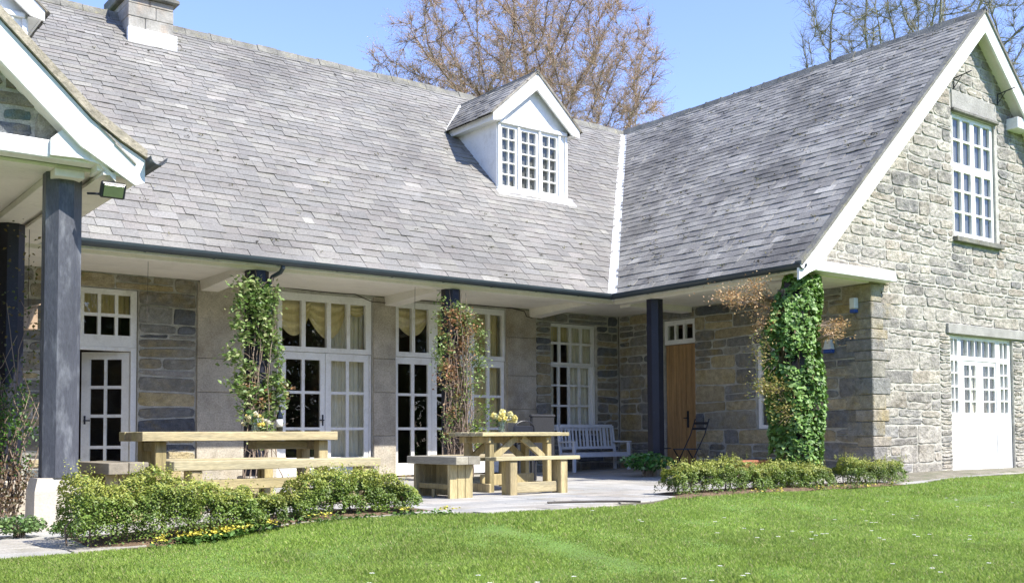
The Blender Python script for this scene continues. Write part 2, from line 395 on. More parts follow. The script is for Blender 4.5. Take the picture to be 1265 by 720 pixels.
MT['gravel'] = mat('earthy gravel', (.25,.225,.17), .95, (3, .3), (45, .35), (60, 1, .02), tint=((.13,.15,.06), 2.5, .46, .62, .6))
tag(patch('gravel_margin', [(14.6,9.35),(15.5,9.35),(18,9.5),(22,9.7),(22,10.8),(18,10.8),(16.2,10.8),(14.9,10.2)], .004, MT['gravel']), kind='structure')
# ------------------------------------------------------------------ house constants
EZ, SL = 3.45, (9.0-3.45)/5.83           # eaves height, roof slope
XE, YE, XR, YR = 13.87, 15.1, 19.70, 20.93
YW, XW, YG = 17.38, 16.13, 10.85         # main wall, right-wing side wall, gable wall planes
YB = 10.55                                # bargeboard plane
LXE, LXR = 3.20, -2.63                    # left wing eaves and ridge
house = empty('stone_house', (10, 17.4, -.08), 'grey stone cottage with slate roofs, gabled wings, dormer and covered veranda', 'house')

class Fr:
    """wall frame: u along, z up, n outward"""
    def __init__(s, o, u, n): s.o = Vector(o); s.u = Vector(u); s.n = Vector(n)
    def __call__(s, u, z, d=0): return s.o + s.u*u + Vector((0,0,z)) + s.n*d
F_main = Fr((0,YW,0),(1,0,0),(0,-1,0))
F_side = Fr((XW,0,0),(0,1,0),(-1,0,0))
F_gab = Fr((0,YG,0),(1,0,0),(0,-1,0))
F_dorm = Fr((0,17.7,0),(1,0,0),(0,-1,0))
def orient(fr, pts):
    a, b, c = [Vector(p) for p in pts[:3]]
    return pts
def slab(mb, fr, rect, holes, d0, d1, clip=None):
    """plate from depth d0 (front) to d1 (back, smaller) with rectangular holes"""
    u0,u1,z0,z1 = rect
    us = sorted(set([u0,u1]+[h[0] for h in holes]+[h[1] for h in holes])); zs = sorted(set([z0,z1]+[h[2] for h in holes]+[h[3] for h in holes]))
    us = [u for u in us if u0 <= u <= u1]; zs = [z for z in zs if z0 <= z <= z1]
    def solid(i, j):
        if i < 0 or j < 0 or i >= len(us)-1 or j >= len(zs)-1: return False
        cu, cz = (us[i]+us[i+1])/2, (zs[j]+zs[j+1])/2
        return not any(h[0] < cu < h[1] and h[2] < cz < h[3] for h in holes)
    for i in range(len(us)-1):
        for j in range(len(zs)-1):
            if not solid(i, j): continue
            a,b,c,d = us[i],us[i+1],zs[j],zs[j+1]
            P = [(a,c),(b,c),(b,d),(a,d)]
            if clip: P = clip(P)
            if len(P) < 3: continue
            mb.face([fr(p[0],p[1],d0) for p in P]); mb.face([fr(p[0],p[1],d1) for p in P][::-1])
            if clip: 
                continue
            if not solid(i-1,j): mb.face([fr(a,c,d0),fr(a,d,d0),fr(a,d,d1),fr(a,c,d1)])
            if not solid(i+1,j): mb.face([fr(b,c,d0),fr(b,c,d1),fr(b,d,d1),fr(b,d,d0)])
            if not solid(i,j-1): mb.face([fr(a,c,d0),fr(a,c,d1),fr(b,c,d1),fr(b,c,d0)])
            if not solid(i,j+1): mb.face([fr(a,d,d0),fr(b,d,d0),fr(b,d,d1),fr(a,d,d1)])
    if clip:
        for h in holes:
            a,b,c,d = h
            mb.face([fr(a,c,d0),fr(a,d,d0),fr(a,d,d1),fr(a,c,d1)]); mb.face([fr(b,c,d0),fr(b,c,d1),fr(b,d,d1),fr(b,d,d0)])
            mb.face([fr(a,c,d0),fr(a,c,d1),fr(b,c,d1),fr(b,c,d0)]); mb.face([fr(a,d,d0),fr(b,d,d0),fr(b,d,d1),fr(a,d,d1)])
def clip_half(P, f):
    """keep f(p) >= 0"""
    out = []
    for i in range(len(P)):
        a, b = P[i], P[(i+1)%len(P)]; fa, fb = f(a), f(b)
        if fa >= 0: out.append(a)
        if (fa >= 0) != (fb >= 0):
            t = fa/(fa-fb); out.append((a[0]+(b[0]-a[0])*t, a[1]+(b[1]-a[1])*t))
    return out
def stones(mb, fr, rect, holes, pal, R, hrange=(.12,.34), wrange=(.22,.95), gap=.010, proud=.016, ztop=None, rough=.009, jag=.009, edge=-.010):
    """coursed rubble: one cushion of displaced grid per stone"""
    u0,u1,z0,z1 = rect; ph = R.uniform(0, 9)
    zs = sorted(set([z0,z1]+[h[2] for h in holes if z0<h[2]<z1]+[h[3] for h in holes if z0<h[3]<z1])); rows = []
    for a,b in zip(zs, zs[1:]):
        z = a
        while z < b-1e-6:
            h = R.uniform(*hrange)
            if b-z-h < hrange[0]*.8: h = b-z if b-z <= hrange[1]*1.2 else (b-z)/2
            rows.append((z, min(z+h, b), a, b)); z += h
    wav = lambda u, z, a, b: .022*math.sin(u*1.7+z*5+ph)*min(1, (z-a)/.15, (b-z)/.15) if a < z < b else 0
    def stone(a, b, c, d, za, zb):
        if b-a < .04 or d-c < .03: return
        if ztop is not None and c > min(ztop(a), ztop(b)) - .02 and c > max(ztop(a), ztop(b)) - .02: return
        nu = max(3, min(9, int((b-a)/.11)+2)); nz = max(3, min(6, int((d-c)/.08)+2))
        base = R.choice(pal); k = R.uniform(.78, 1.22); mb.col = tuple(x*k for x in base)
        pr = proud*R.uniform(.5, 1.25); sk = R.uniform(-.012,.012); tl = R.uniform(-.1,.1)*proud*3
        g = gap*R.uniform(.7,1.6); ed = .011
        uu = [a+g, a+g+ed] + [a+g+ed+(b-a-2*g-2*ed)*t/(nu-1) for t in range(1,nu-1)] + [b-g-ed, b-g]
        zz = [c+g, c+g+ed] + [c+g+ed+(d-c-2*g-2*ed)*t/(nz-1) for t in range(1,nz-1)] + [d-g-ed, d-g]
        V = []; NU, NZ = len(uu), len(zz); cj = [R.uniform(0,.03) for _ in range(4)]; lean = R.uniform(-.02,.02)
        for j, z in enumerate(zz):
            for i, u in enumerate(uu):
                eu = i in (0, NU-1); ez = j in (0, NZ-1)
                dd = pr + tl*((z-c)/(d-c)-.5) + R.uniform(-rough, rough)
                if eu or ez: dd = edge
                jt = jag if (i < 2 or j < 2 or i > NU-3 or j > NZ-3) else .004
                pu = u + R.uniform(-jt,jt)*.7 + lean*((z-c)/(d-c)-.5); pz = z + wav(u, z, za, zb) + (R.uniform(-jt,jt) if 1 else 0)*.6 + sk*((u-a)/(b-a)-.5)
                if i < 2 and j < 2: pu += cj[0]; pz += cj[0]*.6
                if i > NU-3 and j < 2: pu -= cj[1]; pz += cj[1]*.6
                if i < 2 and j > NZ-3: pu += cj[2]; pz -= cj[2]*.6
                if i > NU-3 and j > NZ-3: pu -= cj[3]; pz -= cj[3]*.6
                if ztop is not None: pz = min(pz, ztop(pu))
                V.append(fr(pu, pz, dd))
        F = [(j*NU+i, j*NU+i+1, (j+1)*NU+i+1, (j+1)*NU+i) for j in range(NZ-1) for i in range(NU-1)]
        mb.mesh(V, F)
    for c, d, za, zb in rows:
        blocked = sorted((h[0], h[1]) for h in holes if h[2] < (c+d)/2 < h[3])
        segs = []; x = u0
        for a, b in blocked:
            if a > x: segs.append((x, a))
            x = max(x, b)
        if x < u1: segs.append((x, u1))
        for a, b in segs:
            x = a
            while x < b-1e-6:
                w = R.uniform(*wrange)*(.6+.8*(d-c)/hrange[1])
                if b-x-w < wrange[0]*.8: w = b-x if b-x < wrange[1]*1.2 else (b-x)/2
                if ztop is not None and c > max(ztop(x), ztop(x+w)): x += w; continue
                if R.random() < .3 and d-c > .2:
                    m = c+(d-c)*R.uniform(.35,.65)
                    stone(x, x+w, c, m, za, zb)
                    if w > .5 and R.random() < .5:
                        mm = x+w*R.uniform(.35,.65); stone(x, mm, m, d, za, zb); stone(mm, x+w, m, d, za, zb)
                    else: stone(x, x+w, m, d, za, zb)
                else: stone(x, x+w, c, d, za, zb)
                x += w
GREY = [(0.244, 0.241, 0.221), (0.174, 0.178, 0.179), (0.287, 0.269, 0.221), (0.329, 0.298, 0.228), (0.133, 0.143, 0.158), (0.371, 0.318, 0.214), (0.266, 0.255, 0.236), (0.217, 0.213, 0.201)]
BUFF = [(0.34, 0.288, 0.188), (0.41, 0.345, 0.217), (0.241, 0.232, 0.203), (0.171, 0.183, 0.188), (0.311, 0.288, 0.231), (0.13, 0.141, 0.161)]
SUNNY = [(0.286, 0.268, 0.237), (0.309, 0.288, 0.249), (0.259, 0.246, 0.222), (0.339, 0.305, 0.249), (0.231, 0.223, 0.206), (0.309, 0.274, 0.222), (0.321, 0.299, 0.259), (0.274, 0.256, 0.225), (0.35, 0.325, 0.276)]  # gable palette, raised above the veranda walls' to look sunlit

# ------------------------------------------------------------------ walls
open_main = [(4.15,5.42,-.1,3.12),(7.86,9.80,-.1,3.30),(10.30,12.95,-.1,3.30),(14.16,15.47,.84,3.13)]
mb = MB()
slab(mb.mat(MT['mortar']), F_main, (-.5,16.13,-.25,3.42), open_main, -.006, -.35)
w_o = mb.build('wall', house)
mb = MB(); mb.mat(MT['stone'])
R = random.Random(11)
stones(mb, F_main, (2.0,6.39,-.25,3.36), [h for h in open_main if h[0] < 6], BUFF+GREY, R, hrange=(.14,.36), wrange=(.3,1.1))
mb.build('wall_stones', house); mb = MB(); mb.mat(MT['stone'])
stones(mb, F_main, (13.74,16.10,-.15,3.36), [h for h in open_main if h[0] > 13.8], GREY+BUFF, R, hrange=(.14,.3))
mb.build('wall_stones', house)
# dressed piers and lintels of the main wall
def block(fr, a, b, c, d, t0, t1, bev=.008):
    p, q = fr(a, c, t0), fr(b, d, t1); mb.box(p, q, bev)
def pier(fr, a, b, z0, z1, R, t=.035, hs=(.55,.95), split=False):
    z = z0
    while z < z1-1e-6:
        h = R.uniform(*hs)
        if z1-z-h < .35: h = z1-z
        if split and R.random() < .5:
            m = a+(b-a)*R.uniform(.35,.65)
            block(fr, a, m-.003, z+.003, z+h-.003, t+R.uniform(0,.004), -.02); block(fr, m+.003, b, z+.003, z+h-.003, t+R.uniform(0,.004), -.02)
        else: block(fr, a, b, z+.003, z+h-.003, t+R.uniform(0,.006), -.02)
        z += h
for a, b, sp in ((6.40,7.855,True),(9.81,10.29,False),(12.96,13.73,False)):
    mb = MB(); pier(F_main, a, b, -.12, 3.34, R, split=sp); mb.build('stone_pier', house, MT['ashlar'])
# side wall of the right wing (under the veranda)
open_side = [(15.06,15.97,-.1,3.14),(12.70,13.45,.80,2.45)]
mb = MB(); slab(mb.mat(MT['mortar']), F_side, (10.856,17.37,-.15,3.42), open_side, -.006, -.35)
mb.build('wall', house)
mb = MB(); mb.mat(MT['stone']); stones(mb, F_side, (11.08,17.35,-.12,3.36), open_side, GREY+BUFF[:3], R, hrange=(.16,.36), wrange=(.3,1.1))
mb.build('wall_stones', house)
# gable wall: ground floor from the corner, upper floor over the veranda
open_gab = [(18.68,21.02,-.1,2.60),(18.93,20.50,4.52,6.95)]
roofline = lambda u: EZ + .06 + (5.75-abs(u-XR))*SL - .12
def clipg(P): return clip_half(clip_half(P, lambda p: roofline(-50+XR+50)+0*p[0] if False else (EZ-.06+(p[0]-XE)*SL)-p[1]), lambda p: (EZ-.06+(2*XR-XE-p[0])*SL)-p[1])
mb = MB(); mb.mat(MT['mortar'])
slab(mb, F_gab, (XW+.03,25.4,-.2,3.44), [open_gab[0]], -.006, -.35)
mb.build('wall', house); mb = MB(); mb.mat(MT['mortar'])
slab(mb, F_gab, (XE,25.5,3.44,9.1), [open_gab[1]], -.006, -.35, clip=clipg)
mb.build('wall', house)
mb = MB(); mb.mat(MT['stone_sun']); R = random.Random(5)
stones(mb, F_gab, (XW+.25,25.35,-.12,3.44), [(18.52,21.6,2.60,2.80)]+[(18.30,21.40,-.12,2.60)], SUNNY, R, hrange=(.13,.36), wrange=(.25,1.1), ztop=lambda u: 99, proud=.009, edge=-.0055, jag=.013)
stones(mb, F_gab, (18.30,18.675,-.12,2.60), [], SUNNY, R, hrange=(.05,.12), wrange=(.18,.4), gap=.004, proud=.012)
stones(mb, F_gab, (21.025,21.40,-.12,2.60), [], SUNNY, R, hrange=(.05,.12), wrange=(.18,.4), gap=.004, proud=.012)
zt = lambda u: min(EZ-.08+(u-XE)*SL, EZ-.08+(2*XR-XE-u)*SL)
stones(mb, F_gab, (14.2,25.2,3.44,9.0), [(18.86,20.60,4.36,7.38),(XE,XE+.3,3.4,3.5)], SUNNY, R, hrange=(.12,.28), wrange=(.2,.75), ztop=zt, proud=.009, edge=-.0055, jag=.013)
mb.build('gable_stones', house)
# quoins: alternating long and short corner stones that turn the corner under the gable beam
mb = MB(); mb.mat(MT['stone']); z = -.12; k = 0
while z < 3.40:
    h = min(R.uniform(.16,.36), 3.42-z); lx, ly = ((.52,.33) if k % 2 else (.33,.55)); lx += R.uniform(-.05,.08); ly += R.uniform(-.05,.06)
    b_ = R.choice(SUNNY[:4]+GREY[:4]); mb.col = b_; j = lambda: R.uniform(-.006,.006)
    mb.box((XW-.024+j(),YG-.024+j(),z+.004),(XW+lx-.01,YG+ly,z+h-.004),.014); z += h; k += 1
mb.build('quoins', house)
mb = MB(); mb.mat(MT['ashlar'])
mb2 = mb
block(F_gab, 18.54, 21.55, 2.605, 2.795, .05, -.1)
mb.build('door_lintel', house, MT['lintel'])
mb = MB(); block(F_gab, 18.90, 20.56, 7.02, 7.37, .02, -.05); mb.build('window_lintel', house, MT['lintel'])
mb = MB(); block(F_gab, 18.88, 20.58, 6.955, 7.015, .07, -.05); mb.build('drip_course', house, MT['ridge'])
mb = MB()
block(F_gab, 18.86, 20.62, 4.40, 4.50, .10, -.1); mb.build('window_sill', house, MT['ridge'])
# left-wing walls (behind and above the left veranda)
mb = MB(); mb.mat(MT['mortar']); F_ls = Fr((.95,0,0),(0,1,0),(1,0,0))
slab(mb, F_ls, (10.86,17.37,-.3,3.42), [], -.006, -.3); mb.build('wall', house); mb = MB(); mb.mat(MT['mortar'])
cl = lambda P: clip_half(P, lambda p: (EZ-.06+(LXE-p[0])*SL)-p[1])
slab(mb, F_gab, (-3,3.15,3.40,9.0), [], -.006, -.3, clip=cl)
slab(mb, F_gab, (-3,.944,-.3,3.40), [], -.006, -.3)
mb.build('wall', house)
mb = MB(); mb.mat(MT['stone']); R = random.Random(8)
stones(mb, F_gab, (-.5,3.0,3.60,6.0), [], BUFF+[(.10,.15,.15),(.13,.17,.15)], R, hrange=(.12,.3), ztop=lambda u: EZ-.08+(LXE-u)*SL)
mb.build('wall_stones', house); mb = MB(); mb.mat(MT['stone'])
stones(mb, F_ls, (10.9,17.3,-.3,3.36), [], BUFF+GREY, R)
mb.build('wall_stones', house)
# back walls so that no light leaks in, rooms behind the windows
mb = MB()
mb.box((-8.4,26.4,-.2),(25.3,26.7,3.45)); mb.box((25.2,11.2,-.2),(25.45,26.4,3.45)); mb.box((-8.4,11.2,-.2),(-8.15,26.4,3.45))
mb.build('outer_wall', house, MT['mortar'])
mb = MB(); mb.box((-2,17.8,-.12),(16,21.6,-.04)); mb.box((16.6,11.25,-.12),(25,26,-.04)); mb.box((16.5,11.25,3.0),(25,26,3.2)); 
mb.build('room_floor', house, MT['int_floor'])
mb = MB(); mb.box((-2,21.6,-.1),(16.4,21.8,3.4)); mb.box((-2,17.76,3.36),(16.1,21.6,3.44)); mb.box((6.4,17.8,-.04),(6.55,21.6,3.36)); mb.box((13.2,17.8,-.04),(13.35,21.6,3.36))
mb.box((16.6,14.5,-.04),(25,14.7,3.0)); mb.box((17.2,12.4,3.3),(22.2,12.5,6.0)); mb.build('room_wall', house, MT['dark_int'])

# ------------------------------------------------------------------ windows and doors
def window(fr, rect, panes, recess=.08, depth=.06, parent=house, name='window', proudbars=True, m='white'):
    """joinery plate with pane openings set back in the wall; one glass sheet behind"""
    mb = MB(); slab(mb, fr, rect, panes, -recess, -recess-depth)
    w = mb.build(name, parent, MT[m])
    return w
def glaze(fr, panes, recess, parent):
    mb = MB()
    for (a,b,c,d) in panes: mb.face([fr(a-.01,c-.01,-recess),fr(b+.01,c-.01,-recess),fr(b+.01,d+.01,-recess),fr(a-.01,d+.01,-recess)])
    return mb.build('glass', parent, MT['glass'])
def cols(xs_, zs_): return [(a,b,c,d) for a,b in xs_ for c,d in zs_]
# fanlight over the open door
fan = cols([(4.28,4.52),(4.58,4.79),(4.84,5.06),(5.11,5.31)], [(2.36,2.66),(2.71,3.02)])
w = window(F_main, (4.18,5.41,2.17,3.11), fan, .05); glaze(F_main, fan, .085, w); w.name = 'fanlight'
mb = MB(); slab(mb, F_main, (4.18,5.41,-.08,2.168), [(4.27,5.32,-.09,2.11)], -.045, -.14); mb.build('door_frame', house, MT['white'])
# the open glazed door, hinged at the right and swung inwards
def leaf_panel(name, hinge, ang, w_, z0, z1, pans, parent, m, th=.042):
    fr = Fr(hinge, (-math.cos(ang), math.sin(ang), 0), (-math.sin(ang), -math.cos(ang), 0))
    mb = MB(); slab(mb, fr, (0,w_,z0,z1), pans, 0, -th); d = mb.build(name, parent, m); return d, fr
pn = cols([(.12,.355),(.40,.62)], [(.10,.52),(.57,1.03),(1.08,1.50),(1.55,1.98)])
d, frd = leaf_panel('open_door', (5.31,YW+.10,0), math.radians(33), .76, -.04, 2.10, pn, house, MT['white'])
mb = MB()
for (a,b,c,e) in pn: mb.face([frd(a-.01,c-.01,-.02),frd(b+.01,c-.01,-.02),frd(b+.01,e+.01,-.02),frd(a-.01,e+.01,-.02)])
mb.build('glass', d, MT['glass'])
mb = MB(); mb.tube([frd(.70,.98,.0),frd(.70,.98,.05),frd(.60,.98,.055)], .011); mb.box(frd(.685,.92,.001),frd(.715,1.06,.008)); mb.build('handle', d, MT['metal_black'])
# french doors 1
rows3 = [(.32,.82),(.87,1.48),(1.53,2.10)]
top = cols([(7.97,8.35),(8.43,8.86),(8.94,9.27),(9.34,9.67)], [(2.33,3.17)])
p1 = cols([(8.06,8.37),(8.43,8.74)], rows3); p2 = cols([(8.96,9.27),(9.33,9.65)], rows3)
w = window(F_main, (7.87,9.79,2.24,3.34), top, .03, .09, name='transom_window'); glaze(F_main, top, .08, w)
for pp, a, b in ((p1,7.94,8.835),(p2,8.845,9.75)):
    d = window(F_main, (a,b,-.05,2.232), pp, .06, .05, name='french_door'); glaze(F_main, pp, .085, d)
    if pp is p1:
        mb = MB(); mb.tube([F_main(8.79,1.0,-.06),F_main(8.79,1.0,-.005),F_main(8.70,1.0,0)], .011); mb.box(F_main(8.775,.9,-.052),F_main(8.805,1.1,-.058)); mb.build('handle', d, MT['metal_black'])
mb = MB(); mb.box(F_main(7.87,-.08,-.04),F_main(7.935,2.23,-.12)); mb.build('door_frame', house, MT['white']); mb = MB(); mb.box(F_main(9.755,-.08,-.04),F_main(9.79,2.23,-.12)); mb.build('door_frame', house, MT['white'])
# french doors 2 with side lights
t2 = cols([(10.39,10.69),(10.76,11.08),(11.28,11.60),(11.68,12.0),(12.18,12.50),(12.57,12.88)], [(2.33,3.19)])
rows4 = [(.18,.82),(.87,1.48),(1.53,2.10)]
w = window(F_main, (10.31,12.94,2.24,3.34), t2, .03, .09, name='transom_window'); glaze(F_main, t2, .08, w)
for xs_, a, b in (([(10.39,10.69),(10.76,11.07)],10.31,11.16),([(11.28,11.60),(11.68,12.0)],11.17,12.08),([(12.18,12.50),(12.57,12.87)],12.09,12.94)):
    pp = cols(xs_, rows4); d = window(F_main, (a,b,-.05,2.232), pp, .06, .05, name='french_door'); glaze(F_main, pp, .085, d)
# sash window
up_ = cols([(14.22,14.43),(14.49,14.74),(14.80,15.05),(15.11,15.37)], [(2.28,2.67),(2.72,3.05)])
lo_ = cols([(14.24,14.43),(14.49,14.72),(14.78,15.02),(15.08,15.33)], [(.93,1.32),(1.36,1.76),(1.80,2.18)])
w = window(F_main, (14.17,15.46,2.22,3.12), up_, .08, .05, name='sash_window'); glaze(F_main, up_, .105, w)
mb = MB(); slab(mb, F_main, (14.17,15.40,.87,2.215), lo_, -.11, -.15); l_ = mb.build('lower_sash', w, MT['white']); glaze(F_main, lo_, .135, w)
mb = MB(); mb.box(F_main(15.402,.86,-.07),F_main(15.46,2.218,-.15)); mb.box(F_main(14.14,.80,.03),F_main(15.5,.858,-.15)); mb.build('sill', w, MT['white'])
# plank door and fanlight on the side wall (u is y)
pf = cols([(15.14,15.37),(15.42,15.62),(15.67,15.87)], [(2.72,3.03)])
w = window(F_side, (15.07,15.96,2.62,3.13), pf, .03, .08, name='fanlight'); glaze(F_side, pf, .07, w)
mb = MB(); x_ = 15.08
while x_ < 15.93:
    mb.box(F_side(x_+.002,-.05,-.06),F_side(min(x_+.143,15.95)-.002,2.61,-.10),.004); x_ += .145
d = mb.build('plank_door', house, MT['pine'])
mb = MB(); mb.box(F_side(15.30,.85,-.059),F_side(15.35,1.20,-.045)); mb.tube([F_side(15.325,1.05,-.05),F_side(15.325,1.05,.0),F_side(15.40,1.05,.0)],.012); mb.build('latch', d, MT['metal_black'])
pw = cols([(12.78,13.04),(13.09,13.36)], [(.88,1.35),(1.40,1.86),(1.91,2.38)])
w = window(F_side, (12.71,13.44,.81,2.44), pw, .05); glaze(F_side, pw, .08, w)
# gable window
xs4 = [(19.02,19.29),(19.38,19.65),(19.80,20.06),(20.14,20.40)]
pg = cols(xs4, [(4.62,5.00),(5.04,5.42),(5.46,5.82),(5.98,6.42),(6.46,6.86)])
w = window(F_gab, (18.94,20.49,4.53,6.94), pg, .05, .06); glaze(F_gab, pg, .085, w); w.name = 'gable_window'
# gable doors
R_ = [(1.10,1.33),(1.36,1.59),(1.62,1.85),(1.88,2.10)]
side = cols([(18.78,18.88),(18.91,19.02)], R_)+cols([(18.78,18.88),(18.91,19.02)], [(2.20,2.52)])+cols([(20.60,20.73),(20.76,20.90)], R_)+cols([(20.60,20.73),(20.76,20.90)], [(2.20,2.52)])
cen = cols([(19.14+i*.262, 19.14+i*.262+.235) for i in range(5)], [(2.20,2.52)])
w = window(F_gab, (18.69,21.01,-.04,2.59), side+cen+[(19.14,20.45,-.05,2.12)], .06, .07, name='glazed_doors'); glaze(F_gab, side+cen, .1, w)
R4 = [(1.10,1.31),(1.34,1.55),(1.58,1.79),(1.82,2.03)]
for a,b,xx in ((19.145,19.79,[(19.27,19.47),(19.51,19.70)]),(19.80,20.445,[(19.97,20.17),(20.21,20.41)])):
    pp = cols(xx, R4); mb = MB(); slab(mb, F_gab, (a,b,-.03,2.115), pp, -.075, -.12); d = mb.build('door_leaf', w, MT['white'])
    mb = MB(); mb.box(F_gab(a+.12,.12,-.0745),F_gab(b-.08,.95,-.068),.004); 
    mb.build('door_panel', w, MT['white']); glaze(F_gab, pp, .1, w)
# curtains
def curtain(x0, x1, z0, z1, y, m, amp=.035, per=.11, parent=house):
    mb = MB(); n = int((x1-x0)/.015); V = []; ph = random.uniform(0,6)
    for k in range(n+1):
        x = x0+(x1-x0)*k/n; a = amp*math.sin(2*math.pi*x/per+ph+.8*math.sin(x*9))
        V += [(x, y+a*.5, z1), (x, y+a, z0)]
    mb.mesh(V, [(2*k,2*k+1,2*k+3,2*k+2) for k in range(n)]); return mb.build('curtain', parent, m, smooth=True)
def swag(x0, x1, z1, drop, y, parent=house):
    mb = MB(); n, k = 26, 14; V = []
    for j in range(k+1):
        t = j/k
        for i in range(n+1):
            s = i/n; sag = 4*s*(1-s); z = z1 - t*drop*(.32+.68*sag); yy = y - .05*sag*t - .025*math.sin(t*24+sag*3)
            V.append((x0+(x1-x0)*s, yy, z))
    mb.mesh(V, [(j*(n+1)+i, j*(n+1)+i+1, (j+1)*(n+1)+i+1, (j+1)*(n+1)+i) for j in range(k) for i in range(n)])
    return mb.build('swag', parent, MT['curtain'], smooth=True)
swag(7.85,8.62,3.25,.72,YW+.20); swag(8.52,9.35,3.25,.75,YW+.22); swag(9.25,9.8,3.25,.3,YW+.20)
curtain(9.02,9.75,.0,3.1,YW+.30,MT['curtain_pale']); curtain(10.1,10.5,.0,3.2,YW+.5,MT['curtain'])
swag(10.3,11.2,3.25,.6,YW+.20); swag(11.1,12.1,3.25,.6,YW+.3); curtain(12.2,12.95,0,3.25,YW+.28,MT['curtain'])
curtain(14.1,14.45,.8,3.2,YW+.26,MT['curtain_pale']); curtain(14.76,15.46,.8,3.2,YW+.22,MT['curtain_pale']); curtain(14.1,15.5,2.75,3.2,YW+.24,MT['curtain'])
curtain(4.2,5.35,2.72,3.1,YW+.3,MT['curtain'])
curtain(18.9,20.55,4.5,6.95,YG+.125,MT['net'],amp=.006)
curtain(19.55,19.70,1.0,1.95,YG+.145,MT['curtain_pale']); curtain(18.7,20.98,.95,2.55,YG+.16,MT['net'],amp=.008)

# ------------------------------------------------------------------ roofs
PAL_S = [(0.205, 0.195, 0.175), (0.192, 0.186, 0.17), (0.211, 0.198, 0.175), (0.199, 0.192, 0.175), (0.22, 0.21, 0.185), (0.184, 0.178, 0.161), (0.209, 0.195, 0.175), (0.233, 0.224, 0.194)]
PAL_O = [(0.277, 0.264, 0.233), (0.256, 0.243, 0.218), (0.3, 0.286, 0.25), (0.233, 0.221, 0.196), (0.33, 0.314, 0.273), (0.265, 0.254, 0.221)]
def slates(mb, P, L_, keep, R, pal, smax, s0=.205, s1=.125, umin=0, umax=10, wr=(.15,.36)):
    """P(u,s,h): point at u along the eaves, s up the slope, h above it; keep: list of half-planes f(u,s)>=0"""
    s = -.05; row = 0
    while s < smax:
        e = s0+(s1-s0)*max(0,s)/smax; u = umin - R.uniform(0,.3)
        while u < umax:
            w = R.uniform(*wr)*(.75+.5*e/s0)
            poly = [(u+.003, s+R.uniform(-.010,.010)), (u+w-.003, s+R.uniform(-.010,.010)), (u+w-.003, min(s+e*1.35, smax)), (u+.003, min(s+e*1.35, smax))]
            if R.random() < .10: poly[0] = (poly[0][0]+R.uniform(.01,.03), poly[0][1]); poly.insert(0, (u+.003, s+R.uniform(.01,.025)))
            for f in keep: 
                poly = clip_half(poly, lambda p: f(*p))
                if len(poly) < 3: break
            if len(poly) >= 3:
                t = R.uniform(.007,.013); lift = R.uniform(0,.006); tw = R.uniform(-.006,.006)
                b = R.choice(pal); k = R.uniform(.90,1.10)*(1.3 if R.random() < .03 else 1); mb.col = tuple(x*k for x in b)
                hh = lambda p: .018+lift+tw*(p[0]-u)/w - (p[1]-s)/(e*1.35)*(.014)
                T = [P(p[0],p[1],hh(p)+t) for p in poly]; B = [P(p[0],p[1],hh(p)-.004) for p in poly]; n = len(poly)
                mb.mesh(T+B, [tuple(range(n))]+[(i+n, (i+1)%n+n, (i+1)%n, i) for i in range(n)])
            u += w
        s += e; row += 1
ca = 1/math.hypot(1, SL); sa = SL*ca                 # cos and sin of the pitch
LS = 5.83/ca
P_main = lambda u, s, h: Vector((u, YE+s*ca-h*sa, EZ+s*sa+h*ca))
P_right = lambda u, s, h: Vector((XE+s*ca-h*sa, u, EZ+s*sa+h*ca))
P_left = lambda u, s, h: Vector((LXE-s*ca+h*sa, u, EZ+s*sa+h*ca))
mb = MB(); mb.mat(MT['slate']); R = random.Random(21)
slates(mb, P_main, 0, [lambda u,s: (XE+s*ca-.09)-u, lambda u,s: u-(LXE-s*ca+.09)], R, PAL_S, LS, umin=-.6, umax=19.7)
mb.build('main_roof', house)
mb = MB(); mb.mat(MT['slate_old'])
slates(mb, P_right, 0, [lambda u,s: (YE+s*ca-.09)-u, lambda u,s: u-(YB-.02)], R, PAL_O, LS, umin=YB-.1, umax=21.0, s0=.21, s1=.135)
mb.build('wing_roof', house)
# decks below the slates, far slopes
mb = MB(); mb.mat(MT['ridge'])
def quad(*p): mb.face(p)
zr = EZ+5.83*SL
mb.face([(LXE,YE,EZ),(XE,YE,EZ),(XR,YR,zr),(LXR,YR,zr)]); mb.face([(XE,YB+.03,EZ),(XR,YB+.03,zr),(XR,YR,zr),(XE,YE,EZ)])
mb.face([(LXR,YR,zr),(XR,YR,zr),(XR+5.83,26.76,EZ),(LXR-5.83,26.76,EZ)])
mb.face([(XR,YB+.03,zr),(2*XR-XE,YB+.03,EZ),(2*XR-XE,26.76,EZ),(XR,YR,zr)])
mb.face([(LXE,YB+.03,EZ),(LXE,YE,EZ),(LXR,YR,zr),(LXR,YB+.03,zr)]); mb.face([(LXR,YB+.03,zr),(LXR,YR,zr),(2*LXR-LXE,26.76,EZ),(2*LXR-LXE,YB+.03,EZ)])
mb.build('roof_deck', house)
mb = MB(); mb.mat(MT['slate_old'])
P_r2 = lambda u, s, h: Vector((2*XR-XE-s*ca+h*sa, u, EZ+s*sa+h*ca))
slates(mb, P_left, 0, [lambda u,s: (YE+s*ca-.09)-u, lambda u,s: u-(YB-.02)], R, PAL_O, 5, umin=YB-.1, umax=19)
slates(mb, P_r2, 0, [lambda u,s: u-(YB-.02)], R, PAL_O, LS, umin=YB-.1, umax=13)
mb.build('wing_roof', house)
R = random.Random(77); pts = []; cc = []
